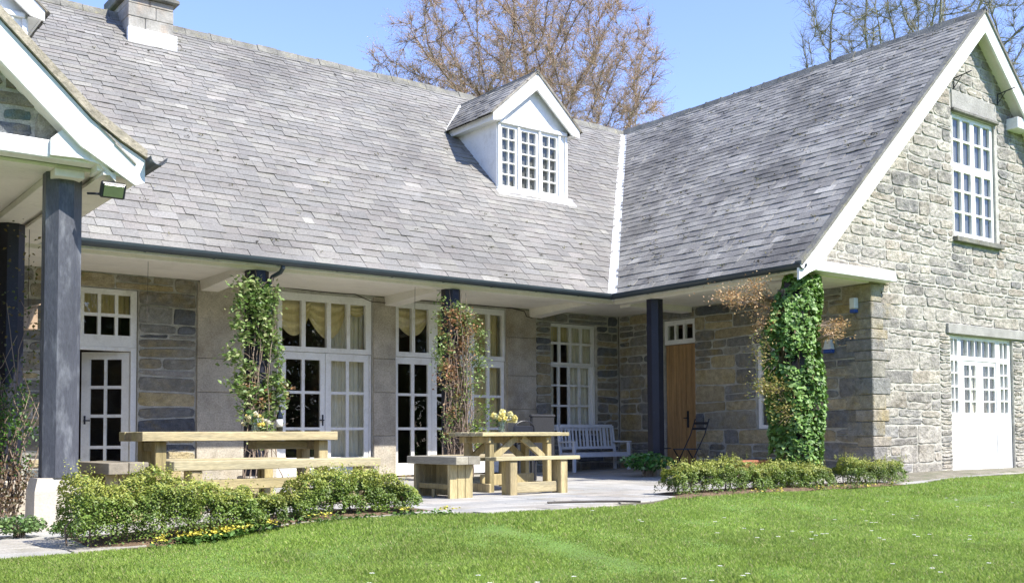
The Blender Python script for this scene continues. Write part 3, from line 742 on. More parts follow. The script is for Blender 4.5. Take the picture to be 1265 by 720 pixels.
for i in range(420):
    s_ = R.uniform(.1, LS-.2)
    if i % 3: u_ = R.uniform(YB+.2, YE+s_*ca-.4); p = P_right(u_, s_, .035)
    else: u_ = R.uniform(LXE-s_*ca+.5, XE+s_*ca-.5); p = P_main(u_, s_, .035)
    if i % 3 == 0 and 12.6 < p.x < 15.3 and 17 < p.y < 20.5: continue
    k_ = R.randint(3, 12); cl_ = R.choice([(.10,.105,.04),(.16,.15,.06),(.07,.06,.04),(.22,.20,.09)])
    for _ in range(k_): pts.append((p.x+R.gauss(0,.03), p.y+R.gauss(0,.03), p.z+R.gauss(0,.012))); cc.append(cl_)
V_,F_,C_ = leaves(np.array(pts), .03, np.array(cc), .3, up=.4, aspect=.9); fast('roof_moss', V_, F_, C_, MT['twig'], house)
# valley lead
mb = MB()
def strip(a, b, side, w, lift, m=None):
    a, b, side = Vector(a), Vector(b), Vector(side).normalized()
    up2 = Vector((0,0,lift)); mb.face([a-side*w+up2, a+side*w+up2, b+side*w+up2, b-side*w+up2])
a = Vector((XE-.03,YE-.03,EZ-.02)); b = Vector((XR,YR,zr)); d = (b-a)
L1 = Vector((0,1,0)); sM = Vector((-1,0,0)); sR_ = Vector((0,-1,0)); u3 = Vector((0,0,.034))
for sd in (sM, sR_): mb.face([a+u3, b+u3, b+sd*.125+u3, a+sd*.125+u3])
mb.build('valley_lead', house, MT['lead']); mb = MB()
a = Vector((LXE,YE,EZ)); b = Vector((LXR,YR,zr))
for sd in (-sM, sR_): mb.face([a+u3, b+u3, b+sd*.11+u3, a+sd*.11+u3])
mb.build('valley_lead', house, MT['lead'])
# ridge stones
mb = MB(); R = random.Random(2)
def ridge(p, q, w=.13, h=.10):
    p, q = Vector(p), Vector(q); d = q-p; L_ = d.length; d.normalize(); t = 0; side = d.cross(Vector((0,0,1))).normalized()
    while t < L_:
        l = R.uniform(.38,.6); dz = R.uniform(-.012,.02); a_ = p+d*t; b_ = p+d*min(t+l-.01, L_)
        for A_, B_ in ((a_, b_),):
            V = []
            for X in (A_, B_):
                V += [X+side*w+Vector((0,0,-w*SL+.035+dz)), X+side*w*.25+Vector((0,0,.075+dz)), X-side*w*.25+Vector((0,0,.075+dz)), X-side*w+Vector((0,0,-w*SL+.035+dz)),
                      X-side*w*.9+Vector((0,0,-w*SL-.0+dz)), X+side*w*.9+Vector((0,0,-w*SL-.0+dz))]
            mb.mesh(V, [(i, (i+1)%6, (i+1)%6+6, i+6) for i in range(6)]+[(0,1,2,3,4,5)[::-1], (6,7,8,9,10,11)])
        if R.random() < .5: mb.box(b_+Vector((-.03,-.03,.06)), b_+Vector((.03,.03,.10)), .01)
        t += l
ridge((LXR,YR,zr),(XR,YR,zr)); ridge((XR,YB+.02,zr),(XR,YR,zr)); ridge((LXR,YB+.02,zr),(LXR,YR,zr))
mb.build('ridge_tiles', house, MT['ridge'])

# ------------------------------------------------------------------ bargeboards, fascias, soffits, beams
def poly_prism(mb, pts, y0, y1):
    """polygon in x,z extruded in y"""
    n = len(pts); V = [(p[0],y0,p[1]) for p in pts]+[(p[0],y1,p[1]) for p in pts]
    mb.mesh(V, [tuple(range(n)), tuple(range(2*n-1,n-1,-1))]+[(i+n,(i+1)%n+n,(i+1)%n,i) for i in range(n)])
ax, az = XR, 3.45+5.83*SL
mb = MB()
h_b = .40
for sg in (1,-1):
    x_ = lambda v: XR-sg*v
    # v: horizontal distance from the apex
    poly_prism(mb, [(x_(0),az),(x_(5.6),az-5.6*SL),(x_(5.95),az-5.90*SL+.02),(x_(5.95),az-5.90*SL-.20),(x_(5.70),az-5.72*SL-.24),(x_(5.45),az-5.45*SL-h_b),(x_(0),az-h_b)], YB, YB+.045)
mb.build('bargeboard', house, MT['white'])
mb = MB()
for sg in (1,-1):
    x_ = lambda v: XR-sg*v
    V = [(x_(.1),YB+.045,az-.33),(x_(.1),YG+.02,az-.33),(x_(5.7),YG+.02,az-.33-5.6*SL),(x_(5.7),YB+.045,az-.33-5.6*SL)]
    V += [(v[0],v[1],v[2]+.05) for v in V]
    mb.mesh(V, [(0,1,2,3),(7,6,5,4),(0,4,5,1),(1,5,6,2),(2,6,7,3),(3,7,4,0)])
mb.build('gable_soffit', house, MT['cream'])
mb = MB()
for sg in (1,-1):
    x_ = lambda v: XR-sg*v
    poly_prism(mb, [(x_(-.02),az+.085),(x_(5.6),az+.085-5.6*SL),(x_(5.93),az-5.88*SL+.09),(x_(5.93),az-5.88*SL+.025),(x_(5.6),az+.015-5.6*SL),(x_(-.02),az+.015)], YB-.03, YB+.10)
mb.build('slate_verge', house, MT['ridge'])
# left gable barge
az2 = az; mb = MB(); x_ = lambda v: LXR+v
poly_prism(mb, [(x_(0),az),(x_(5.45),az-5.45*SL),(x_(5.72),az-5.66*SL+.02),(x_(5.97),az-5.86*SL+.07),(x_(5.97),az-5.86*SL-.16),(x_(5.88),az-5.86*SL-.20),(x_(5.35),az-5.35*SL-.37),(x_(0),az-.37)], YB, YB+.05)
mb.build('bargeboard', house, MT['white'])
mb = MB()
poly_prism(mb, [(x_(0),az+.12),(x_(5.45),az+.12-5.45*SL),(x_(5.98),az-5.86*SL+.16),(x_(5.98),az-5.86*SL+.085),(x_(5.72),az-5.66*SL+.035),(x_(5.45),az+.015-5.45*SL),(x_(0),az+.015)], YB-.04, YB+.10)
mb.build('slate_verge', house, MT['verge'])
mb = MB()
V = [(LXR,YB+.05,az-.33),(LXR,YG+.02,az-.33),(x_(5.7),YG+.02,az-.33-5.7*SL),(x_(5.7),YB+.05,az-.33-5.7*SL)]
V += [(v[0],v[1],v[2]+.05) for v in V]
mb.mesh(V, [(0,1,2,3),(7,6,5,4),(0,4,5,1),(1,5,6,2),(2,6,7,3),(3,7,4,0)])
mb.build('gable_soffit', house, MT['cream'])
# fascias behind the gutters
mb = MB()
mb.box((LXE+.06,YE+.02,3.33),(XE-.02,YE+.05,3.46)); mb.box((XE+.02,YB+.05,3.33),(XE+.05,YE+.05,3.46)); mb.box((LXE-.05,YB+.05,3.33),(LXE-.02,YE+.05,3.46))
mb.build('fascia', house, MT['white'])
# veranda ceiling
mb = MB(); mb.box((LXE-.05,YE+.052,3.365),(XW,YW-.002,3.40)); mb.box((XE+.052,YG+.02,3.365),(XW,YE+.05,3.40)); mb.box((.97,YG+.02,3.365),(LXE-.052,YW-.002,3.40)); mb.box((LXE-.25,YB+.055,3.30),(LXE+.13,YE-.15,3.335))
mb.build('veranda_ceiling', house, MT['cream'])
# beams along the post lines and cross beams
mb = MB()
mb.box((LXE-.6,15.27,3.285),(14.04,15.53,3.364),.006); mb.box((14.07,YG-.05,3.285),(14.33,15.28,3.364),.006); mb.box((2.56,YG+.0,3.285),(2.84,15.26,3.364),.006)
for x_c in (2.9,6.6,10.2,13.7):
    w_ = .17
    V = []
    for y_, zb in ((15.54,3.27),(16.2,3.25),(17.34,3.19)):
        V += [(x_c-w_,y_,3.364),(x_c+w_,y_,3.364),(x_c+w_*.9,y_,zb),(x_c-w_*.9,y_,zb)]
    mb.mesh(V, [(0,1,2,3)]+[(k*4+i,k*4+(i+1)%4,k*4+(i+1)%4+4,k*4+i+4) for k in range(2) for i in range(4)]+[(8,9,10,11)[::-1]])
mb.box((14.34,15.1,3.25),(16.1,15.4,3.364)); mb.box((1.0,13.5,3.22),(2.55,13.8,3.364))
mb.build('veranda_beam', house, MT['cream'])
mb = MB()
mb.box((14.10,YB+.06,3.385),(16.56,YG+.005,3.56),.01)      # beam carrying the right gable
mb.build('gable_beam', house, MT['white']); mb = MB()
mb.box((-3,YB+.10,3.40),(2.9,YG-.002,3.575),.01); mb.box((2.905,YB+.10,3.34),(3.12,YG+.1,3.62),.01)                 # left gable
mb.build('gable_beam', house, MT['white']); mb = MB()
mb.box((20.98,YB+.0505,6.93),(21.5,YG+.03,7.16),.01)
mb.build('gable_beam', house, MT['white'])
# left junction: boarded end of the gable beam above the post
mb = MB(); poly_prism(mb, [(2.46,3.58),(2.62,3.74),(2.72,3.765),(2.86,3.70),(3.20,3.42),(3.10,3.36),(2.75,3.43),(2.46,3.42)], YB+.055, YB+.098); mb.build('gable_beam', house, MT['white'])

# ------------------------------------------------------------------ posts
def octo(mb, c, r, z0, z1, k=.414):
    V = []; b = r
    # corners of an octagon whose flats face the axes
    pts = [(-b*k,-b),(b*k,-b),(b,-b*k),(b,b*k),(b*k,b),(-b*k,b),(-b,b*k),(-b,-b*k)]
    V = [(c[0]+p[0],c[1]+p[1],z0) for p in pts]+[(c[0]+p[0],c[1]+p[1],z1) for p in pts]
    mb.mesh(V, [(i,(i+1)%8,(i+1)%8+8,i+8) for i in range(8)]+[tuple(range(8))[::-1],tuple(range(8,16))])
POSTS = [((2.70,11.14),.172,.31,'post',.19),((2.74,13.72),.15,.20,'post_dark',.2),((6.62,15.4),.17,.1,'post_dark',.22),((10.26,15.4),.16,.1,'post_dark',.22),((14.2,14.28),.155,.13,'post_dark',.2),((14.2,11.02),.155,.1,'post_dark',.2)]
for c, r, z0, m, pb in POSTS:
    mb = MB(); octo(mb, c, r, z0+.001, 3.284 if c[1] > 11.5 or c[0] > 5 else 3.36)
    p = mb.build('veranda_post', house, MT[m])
    mb = MB(); g0 = G(*c)-.05; zt_ = z0
    if m == 'post': 
        V = []
        for hw, z in ((pb*1.0,g0),(pb*.97,z0-.13),(pb*.80,z0)):
            q = c[0]-.075; V += [(q-hw,c[1]-hw,z),(q+hw,c[1]-hw,z),(q+hw,c[1]+hw,z),(q-hw,c[1]+hw,z)]
        mb.mesh(V, [(k*4+i,k*4+(i+1)%4,k*4+(i+1)%4+4,k*4+i+4) for k in range(2) for i in range(4)]+[(8,9,10,11)])
    else: mb.box((c[0]-pb,c[1]-pb,g0),(c[0]+pb,c[1]+pb,z0),.02)
    mb.build('post_base', p, MT['plinth'])
# ------------------------------------------------------------------ gutters
def gutter(p, q, name='gutter', r=.095):
    p, q = Vector(p), Vector(q); d = (q-p).normalized(); side = d.cross(Vector((0,0,1))); mb = MB(); n = 8; V = []
    for X in (p, q):
        for rr in (r, r-.006):
            for k in range(n+1):
                a = math.pi*k/n; V.append(X - side*math.cos(a)*rr - Vector((0,0,math.sin(a)*rr)))
    m = n+1
    F = [(k,k+1,k+1+2*m,k+2*m) for k in range(n)]+[(m+k+1,m+k,m+k+2*m,m+k+1+2*m) for k in range(n)]
    F += [(0,2*m,3*m,m),(n,m+n,3*m+n,2*m+n)]+[(k,m+k,m+k+1,k+1) for k in range(n)]+[(2*m+k+1,3*m+k+1,3*m+k,2*m+k) for k in range(n)]
    mb.mesh(V, F); L_ = (q-p).length; t = .5
    while t < L_:
        c = p+d*t; mb.box(c-side*.075*0-Vector((.03,.03,.085))+side*.0, c+Vector((.03,.03,-.045)), .004)
        mb.box(c+Vector((-.016,-.016,-.1)), c+Vector((.016,.016,-.02))); t += 1.02
    return mb.build(name, house, MT['gutter'])
gutter((LXE+.05,YE-.06,EZ+.0),(XE-.02,YE-.06,EZ-.015)); gutter((XE-.06,YB-.04,EZ+.0),(XE-.06,YE-.02,EZ-.015)); gutter((LXE+.235,YB-.14,EZ+.06),(LXE+.235,YE-.12,EZ+.02), r=.085)
mb = MB(); mb.tube([(6.9,YE-.05,3.39),(6.9,YE-.05,3.32),(6.89,YE+.02,3.26),(6.82,YE+.16,3.20),(6.80,YE+.20,3.10),(6.80,YE+.20,2.6)], .035, 10); mb.build('downpipe', house, MT['gutter'])
# ceiling cables
mb = MB(); mb.tube([(x, YW-.05, 3.355-.012*math.sin(x*3)) for x in np.arange(7.0,9.6,.2)]+[(9.66,YW-.05,3.27),(9.75,YW-.06,3.24),(10.2,YW-.06,3.24)], .010, 6)
mb.build('cable', house, MT['cable']); mb = MB(); mb.tube([(x, YW-.05, 3.345) for x in np.arange(10.4,13.3,.3)]+[(13.4,YW-.06,3.3),(13.45,YW-.06,3.2),(13.6,YW-.06,3.18)], .010, 6)
mb.build('cable', house, MT['cable']); mb = MB(); mb.tube([(4.95,15.45,3.37),(4.95,15.46,2.4)], .004, 5); mb.build('cable', house, MT['cable']); mb = MB(); mb.tube([(9.55,15.45,3.37),(9.55,15.46,2.9)], .004, 5); mb.build('cable', house, MT['cable'])

# ------------------------------------------------------------------ dormers
def dormer(cx):
    """cx: centre x; the reference dormer stands at 13.95"""
    o = cx-13.95; zb = 5.90; ze = 7.36; W0, W1 = 12.97+o, 14.93+o
    yb = 17.53; yf = 17.7; ap = 8.55; dsl = .90
    fr = F_dorm
    pans = []
    for a, b in ((13.11,13.46),(13.63,14.03),(14.21,14.60)):
        a += o; b += o; m = (a+b)/2
        pans += cols([(a,m-.011),(m+.011,b)], [(6.02+i*.254, 6.02+i*.254+.229) for i in range(5)])
    mb = MB(); slab(mb, fr, (W0,W1,zb,7.42), pans, 0, -.08)
    slab(mb, fr, (W0,W1,7.42,8.5), [], 0, -.08, clip=lambda P: clip_half(clip_half(P, lambda p: (ap-.12-(p[0]-cx)*dsl)-p[1]), lambda p: (ap-.12+(p[0]-cx)*dsl)-p[1]))
    d = mb.build('dormer', house, MT['white'])
    for q in range(3): glaze(fr, pans[q*10:q*10+10], .04, d)
    mb = MB()
    mb.box((W0+.05,17.64,7.34),(W1-.05,17.699,7.42),.006); mb.box((W0-.05,17.60,5.86),(W1+.05,17.71,5.935),.008)
    for a in (13.02,13.545,14.12,14.68,14.87): mb.box((a+o-.03,17.665,5.94),(a+o+.03,17.699,7.335),.004)
    mb.build('dormer_trim', d, MT['white'])
    yr = lambda z: YE+(z-EZ)/SL
    mb = MB()
    for x0 in (W0+.004, W1-.004):
        mb.face([(x0,yf+.01,5.90),(x0,yf+.01,ze+.1),(x0,yr(ze+.1),ze+.1)])
    mb.face([(cx-1.05,17.9,7.38),(cx+1.05,17.9,7.38),(cx+1.05,19.0,7.38),(cx-1.05,19.0,7.38)])
    mb.build('dormer_cheek', d, MT['white'])
    mb = MB(); mb.face([(W0+.05,17.79,5.9),(W1-.05,17.79,5.9),(W1-.05,17.79,7.4),(W0+.05,17.79,7.4)]); mb.build('blind', d, MT['net'])
    mb = MB()
    for sg in (1,-1):
        X = lambda v: cx-sg*v
        poly_prism(mb, [(X(0),ap),(X(1.19),ap-1.19*dsl),(X(1.19),ap-1.19*dsl-.16),(X(.98),ap-1.0*dsl-.29),(X(0),ap-.36)], yb, yb+.05)
        V = [(X(1.16),yb+.05,ap-1.19*dsl-.14),(X(1.16),yb+.05,ap-1.19*dsl),(X(1.16),yr(7.4)+.15,ap-1.19*dsl),(X(1.16),yr(7.4)+.0,ap-1.19*dsl-.14)]
        V += [(v[0]+sg*.03,v[1],v[2]) for v in V]
        mb.mesh(V, [(0,1,2,3),(7,6,5,4),(0,4,5,1),(1,5,6,2),(2,6,7,3),(3,7,4,0)])
        mb.face([(X(1.16),yb+.05,ap-1.19*dsl-.13),(X(.96),yb+.05,ap-1.19*dsl-.13),(X(.96),yr(7.3),ap-1.19*dsl-.13),(X(1.16),yr(7.3),ap-1.19*dsl-.13)])
    mb.build('dormer_bargeboard', d, MT['white'])
    mb = MB(); mb.mat(MT['slate_old']); cd = 1/math.hypot(1,dsl); sd = dsl*cd; Ld = 1.22/cd; R = random.Random(int(cx*10))
    for sg in (1,-1):
        P = lambda u, s, h: Vector((cx-sg*(1.22-s*cd)-sg*h*sd, u, ap-1.22*dsl+.015+s*sd+h*cd))
        slates(mb, P, 0, [lambda u,s: (yr(ap-1.22*dsl+s*sd)+.06)-u, lambda u,s: u-(yb-.03)], R, PAL_O, Ld, umin=yb-.1, umax=21, s0=.19, s1=.16, wr=(.16,.3))
        mb.col = (.15,.15,.14)
        mb.face([(cx-sg*1.22,yb,ap-1.22*dsl+.01),(cx,yb,ap+.01),(cx,yr(ap),ap+.01),(cx-sg*1.22,yr(ap-1.22*dsl),ap-1.22*dsl+.01)])
    mb.build('dormer_roof', d)
    mb = MB()
    mb.tube([(cx,yb-.03,ap+.02),(cx,yr(ap)+.02,ap+.02)], .05, 8)
    mb.build('dormer_ridge', d, MT['ridge'])
    mb = MB()
    for sg in (1,-1):
        X = lambda v: cx-sg*v
        poly_prism(mb, [(X(0),ap+.065),(X(1.22),ap-1.22*dsl+.06),(X(1.22),ap-1.22*dsl+.005),(X(0),ap+.005)], yb-.025, yb+.07)
    mb.build('dormer_verge', d, MT['verge'])
    mb = MB()     # lead flashings
    for sg in (1,-1):
        n_ = Vector((0,-sa,ca))*.028; a_ = Vector((cx-sg*1.22,yr(ap-1.22*dsl),ap-1.22*dsl)); b_ = Vector((cx,yr(ap),ap))
        v = Vector((-sg*.09,0,0)); mb.face([a_+n_+v*1.2+Vector((0,-.12,-.12*SL)), b_+n_+v, b_+n_+Vector((0,0,.02)), a_+n_+Vector((0,0,.05))])
    mb.build('dormer_flashing', d, MT['lead']); mb = MB()
    n_ = Vector((0,-sa,ca))*.03
    y0_, y1_ = yr(5.86), yr(5.74)-.05
    a_ = Vector((W0-.08,17.64,EZ+(17.64-YE)*SL)); b_ = Vector((W1+.08,17.64,EZ+(17.64-YE)*SL)); dn = Vector((0,-.14,-.14*SL))
    mb.face([a_+dn+n_, b_+dn+n_, b_+n_, a_+n_])
    mb.build('dormer_flashing', d, MT['lead'])
dormer(13.95); dormer(2.76)
# ------------------------------------------------------------------ chimney
mb = MB(); R = random.Random(4)
cx0, cx1, cy0, cy1 = 6.05, 6.92, 20.22, 21.65; z = 7.9
while z < 9.2:
    h = R.uniform(.16,.26); h = min(h, 9.2-z)
    m = cx0+(cx1-cx0)*R.uniform(.35,.65); j = lambda: R.uniform(-.008,.008)
    if h > .02:
        mb.box((cx0+j(),cy0+j(),z+.002),(m-.003,cy1+j(),z+h-.002),.012); mb.box((m+.003,cy0+j(),z+.002),(cx1+j(),cy1+j(),z+h-.002),.012)
    z += h
ch = mb.build('chimney', house, MT['stone_pale'])
mb = MB(); mb.box((cx0-.10,cy0-.10,9.2),(cx1+.10,cy1+.10,9.29),.02); mb.box((cx0-.05,cy0-.05,9.29),(cx1+.05,cy1+.05,9.5),.02); mb.build('chimney_cap', ch, MT['ridge'])
mb = MB(); mb.box((cx0-.03,cy0-.10,EZ+(cy0-.10-YE)*SL-.05),(cx1+.05,cy0-.0085,8.56),.01); mb.build('chimney_flashing', ch, MT['lead'])

# ------------------------------------------------------------------ fittings on the house
t = empty('floodlight', (2.9,10.8,3.2), 'black floodlight clamped to the top of the grey octagonal post', 'floodlight')
rz = Matrix.Rotation(math.radians(28),3,'X')
mb = MB(); mb.box((2.93,10.60,3.08),(3.17,10.66,3.24),.012,rz); mb.box((2.96,10.64,3.11),(3.14,10.72,3.21),.01,rz); mb.build('housing', t, MT['metal_black'])
mb = MB(); mb.box((2.955,10.593,3.10),(3.145,10.602,3.22),.002,rz,(3.05,10.63,3.16)); mb.build('lens', t, MT['frost'])
mb = MB(); mb.tube([(2.86,10.82,3.14),(2.92,10.74,3.13),(3.05,10.70,3.13)], .012); mb.build('bracket', t, MT['metal_black'])
t = empty('wall_lamp', (16.0,11.14,3.0), 'white lamp with a blue base high on the shaded wall near the gable corner', 'lamp')
mb = MB(); mb.box((15.98,11.08,2.92),(16.10,11.20,3.12),.015); mb.build('housing', t, MT['plastic'])
mb = MB(); mb.box((15.985,11.085,2.85),(16.09,11.195,2.915),.01); mb.build('base', t, MT['blue'])
t = empty('bell_box', (16.05,11.69,2.3), 'small white and blue triangular alarm box on the shaded stone wall', 'alarm box')
mb = MB(); mb.mesh([(16.0,11.60,2.24),(16.0,11.78,2.24),(16.0,11.73,2.42),(16.0,11.65,2.42),(16.1,11.60,2.24),(16.1,11.78,2.24),(16.1,11.73,2.42),(16.1,11.65,2.42)],[(0,1,2,3),(4,7,6,5),(0,4,5,1),(1,5,6,2),(2,6,7,3),(3,7,4,0)]); mb.build('cover', t, MT['plastic'])
mb = MB(); mb.box((15.995,11.60,2.17),(16.1,11.78,2.238),.01); mb.build('base', t, MT['blue'])
t = empty('bird_box', (2.98,14.0,2.2), 'small pale wooden bird box hanging on a cord beside the left post', 'bird box')
mb = MB(); mb.mesh([(2.92,13.9,2.05),(3.10,13.9,2.05),(3.10,13.9,2.33),(2.92,13.9,2.27),(2.92,14.08,2.05),(3.10,14.08,2.05),(3.10,14.08,2.33),(2.92,14.08,2.27)],[(0,1,2,3),(4,7,6,5),(0,4,5,1),(1,5,6,2),(2,6,7,3),(3,7,4,0)]); mb.build('box', t, MT['birdbox'])
mb = MB(); mb.mesh([(2.88,13.86,2.27),(3.13,13.86,2.355),(3.13,14.12,2.355),(2.88,14.12,2.27),(2.88,13.86,2.285),(3.13,13.86,2.37),(3.13,14.12,2.37),(2.88,14.12,2.285)],[(0,3,2,1),(4,5,6,7),(0,1,5,4),(1,2,6,5),(2,3,7,6),(3,0,4,7)]); mb.build('lid', t, MT['birdbox'])
mb = MB(); mb.tube([(3.01,13.99,2.34),(3.01,13.99,3.37)], .004, 5); mb.build('cord', t, MT['cable'])
for px_, lab in ((18.98,'black iron bracket above the left end of the gable window'),(20.62,'black iron bracket above the right end of the gable window')):
    mb = MB(); mb.tube([(px_,YG-.02,7.38),(px_,YG-.03,7.62)], .012, 6); mb.tube([(px_,YG-.03,7.6),(px_+.02,YG-.38,7.66)], .012, 6); mb.tube([(px_,YG-.03,7.42),(px_+.01,YG-.2,7.63)], .008, 6)
    tag(mb.build('iron_bracket', None, MT['metal_black']), lab, 'bracket', 'iron brackets above the gable window')
# ------------------------------------------------------------------ garden furniture
def planks(mb, a, b, n, axis, gap=.006, bev=.006, R=random):
    """a board surface split in n planks; axis: the direction the planks run"""
    o = 1-axis; lo, hi = min(a[o],b[o]), max(a[o],b[o]); w = (hi-lo)/n
    for i in range(n):
        p, q = list(a), list(b); j = R.uniform(-.008,.008)
        p[o] = lo+w*i+gap/2; q[o] = lo+w*(i+1)-gap/2; p[axis] += j; q[axis] += R.uniform(-.008,.008); q[2] += R.uniform(-.003,.003); k_ = R.uniform(.34,.6); mb.col = (k_, k_*R.uniform(.95,1.02), k_*R.uniform(.85,1.08))
        mb.box(p, q, bev)
def B(name, parent, m, a, b, bev=.008):
    mb = MB(); k_ = random.uniform(.38,.58) if 'timber' in m else .5; mb.col = (k_, k_*.98, k_*random.uniform(.85,1.05) if 'timber' in m else k_); mb.box(a, b, bev); return mb.build(name, parent, MT[m])
GZ = -.085
# long picnic table (left)
t = empty('picnic_table', (4.7,11.65,-.15), 'long weathered wooden table behind the left hedge, with a wine bottle and flowers on it', 'table', 'chunky wooden garden tables')
mb = MB(); planks(mb, (3.57,11.25,.662), (5.88,12.08,.765), 4, 0); mb.build('tabletop', t, MT['timber'])
for x0,x1 in ((3.74,3.86),(5.68,5.80)):
    for y0,y1 in ((11.36,11.50),(11.84,11.98)): B('leg', t, 'timber_v', (x0,y0,G(x0,y0)-.01), (x1,y1,.660))
    B('cross_rail', t, 'timber', (x0+.02,11.505,.55), (x1-.02,11.835,.655)); B('foot_rail', t, 'timber', (x0+.02,11.505,-.02), (x1-.02,11.835,.08))
B('stretcher', t, 'timber', (3.87,11.62,.10), (5.67,11.70,.22))
B('brace', t, 'timber', (4.95,11.50,.56), (5.6,11.75,.658))
def plank_bench(label, x0, x1, y0, y1, z1, th, lx, grp='wooden benches around the garden tables', low=True, n=2, base=None):
    t = empty('wooden_bench', ((x0+x1)/2,(y0+y1)/2,GZ), label, 'bench', grp)
    mb = MB(); planks(mb, (x0,y0,z1-th), (x1,y1,z1), n, 0); mb.build('seat', t, MT['timber'])
    for a in lx:
        for yy0, yy1 in ((y0+.03,y0+.13),(y1-.13,y1-.03)): B('leg', t, 'timber_v', (a,yy0,G(a,yy0)-.01), (a+.12,yy1,z1-th-.002))
        B('foot_rail', t, 'timber', (a+.02,y0+.135,G(a,y0)-.005), (a+.10,y1-.135,G(a,y0)+.09))
    if low: B('stretcher', t, 'timber', (lx[0]+.122,(y0+y1)/2-.03,GZ+.03), (lx[-1]-.002,(y0+y1)/2+.03,GZ+.17))
    return t
plank_bench('long thick wooden bench in front of the table that carries the wine bottle', 3.74, 6.18, 10.76, 11.06, .455, .10, (3.93,5.95))
plank_bench('wooden bench behind the table that carries the wine bottle, under the leafy climber', 4.15, 5.85, 12.60, 12.90, .44, .05, (4.35,5.55))
def block_bench(label, x0, x1, y0, y1, z1, th, oh):
    """short bench with planked end panels, running away from the viewer"""
    t = empty('wooden_bench', ((x0+x1)/2,(y0+y1)/2,GZ), label, 'bench', 'wooden benches around the garden tables')
    mb = MB(); planks(mb, (x0,y0,z1-th), (x1,y1,z1), 2, 1); mb.build('seat', t, MT['timber_grey'])
    g = G(x0, y0)-.01; n = 3; w = (x1-x0-.03)/n
    for yy in (y0+oh, y1-oh-.06):
        mb = MB()
        for i in range(n): mb.col = (random.uniform(.40,.60),)*3; mb.box((x0+.015+w*i+.002,yy,g), (x0+.015+w*(i+1)-.002,yy+.06,z1-th-.002), .005)
        mb.build('end_panel', t, MT['timber_v'])
    mb = MB(); k = 5; yl = (y1-oh-.065)-(y0+oh+.065)
    for i in range(k): mb.box((x1-.06,y0+oh+.065+yl/k*i+.002,g+.02), (x1-.025,y0+oh+.065+yl/k*(i+1)-.002,z1-th-.003), .004)
    mb.build('side_panel', t, MT['timber_v'])
    B('stretcher', t, 'timber_v', (x0+.05,y0+oh+.062,g+.12), (x0+.09,y1-oh-.062,g+.19)); B('stretcher', t, 'timber_v', (x0+.03,y0+oh+.4,g), (x0+.06,y0+oh+.45,g+.12))
block_bench('short block bench with planked ends, left of the table with yellow flowers', 7.22, 7.60, 10.74, 11.90, .445, .10, .15)
block_bench('short block bench half hidden by the left hedge, nearest to the octagonal post', 3.16, 3.57, 11.05, 12.25, .445, .12, .12)
# second table
t = empty('picnic_table', (9.0,12.0,GZ), 'wooden table on the open paving with a vase of yellow flowers', 'table', 'chunky wooden garden tables')
mb = MB(); planks(mb, (8.24,11.6,.695), (9.79,12.45,.75), 5, 0); mb.build('tabletop', t, MT['timber'])
for x0,x1 in ((8.43,8.51),(9.45,9.53)):
    for y0,y1 in ((11.70,11.82),(12.22,12.34)): B('leg', t, 'timber_v', (x0,y0,GZ), (x1,y1,.693))
    B('cross_rail', t, 'timber_v', (x0-.04,11.66,.60), (x0-.002,12.39,.692)); B('foot_rail', t, 'timber_v', (x0-.04,11.66,GZ), (x0-.002,12.39,GZ+.13))
for yy in (11.76,12.28):
    for a,b in (((8.52,.38),(8.93,.68)),((9.44,.38),(9.03,.68))):
        mb = MB(); mb.beam((a[0],yy,a[1]),(b[0],yy,b[1]),.05,.09,.005); mb.build('brace', t, MT['timber_v'])
B('stretcher', t, 'timber_v', (8.515,12.0,.0), (9.445,12.06,.16)); B('apron', t, 'timber_v', (8.3,12.08,.60), (9.7,12.12,.692))
plank_bench('thin-topped wooden bench in front of the table with the yellow flowers', 7.98, 9.40, 10.92, 11.18, .425, .05, (8.22,9.08))
plank_bench('wooden bench tucked behind the table with the yellow flowers', 8.35, 9.85, 12.85, 13.12, .42, .05, (8.5,9.6))
# white bench against the far wall
t = empty('garden_bench', (14.85,16.8,GZ), 'white slatted garden bench under the sash window', 'garden bench')
x0, x1, yf, yb_ = 14.08, 15.68, 16.55, 17.08
mb = MB()
for i in range(5): mb.box((x0+.02,yf+.015+i*.085,.315),(x1-.02,yf+.085+i*.085,.335),.003)
mb.build('seat', t, MT['bench_white'])
for x in (x0,x1-.06):
    B('leg', t, 'bench_white', (x,yf,GZ-.01), (x+.06,yf+.06,.54), .005)
    mb = MB(); mb.beam((x+.03,yb_-.06,GZ-.01),(x+.03,yb_-.06,.30),.055,.055); mb.beam((x+.03,yb_-.06,.30),(x+.03,yb_+.03,.90),.055,.05,.005); mb.build('back_post', t, MT['bench_white'])
    mb = MB(); mb.box((x-.01,yf-.03,.542),(x+.07,yb_+.0,.575),.008); mb.build('armrest', t, MT['bench_white'])
    B('side_rail', t, 'bench_white', (x+.012,yf+.061,.24), (x+.048,yb_-.09,.31), .003)
B('front_rail', t, 'bench_white', (x0+.061,yf+.01,.24), (x1-.061,yf+.04,.313), .003)
mb = MB(); rx = Matrix.Rotation(math.radians(-8.5),3,'X')
mb.box((x0+.061,yb_-.02,.86),(x1-.061,yb_+.02,.93),.006,rx); mb.box((x0+.061,yb_-.06,.40),(x1-.061,yb_-.03,.46),.004,rx); mb.build('back_rail', t, MT['bench_white'])
mb = MB(); k = 15
for i in range(k):
    x = x0+.10+(x1-x0-.2)*i/(k-1); w_ = .026 if i % 5 != 2 else .05
    mb.beam((x,yb_-.045,.45),(x,yb_+.005,.87),w_*1.5,.014)
mb.build('back_slats', t, MT['bench_white'])
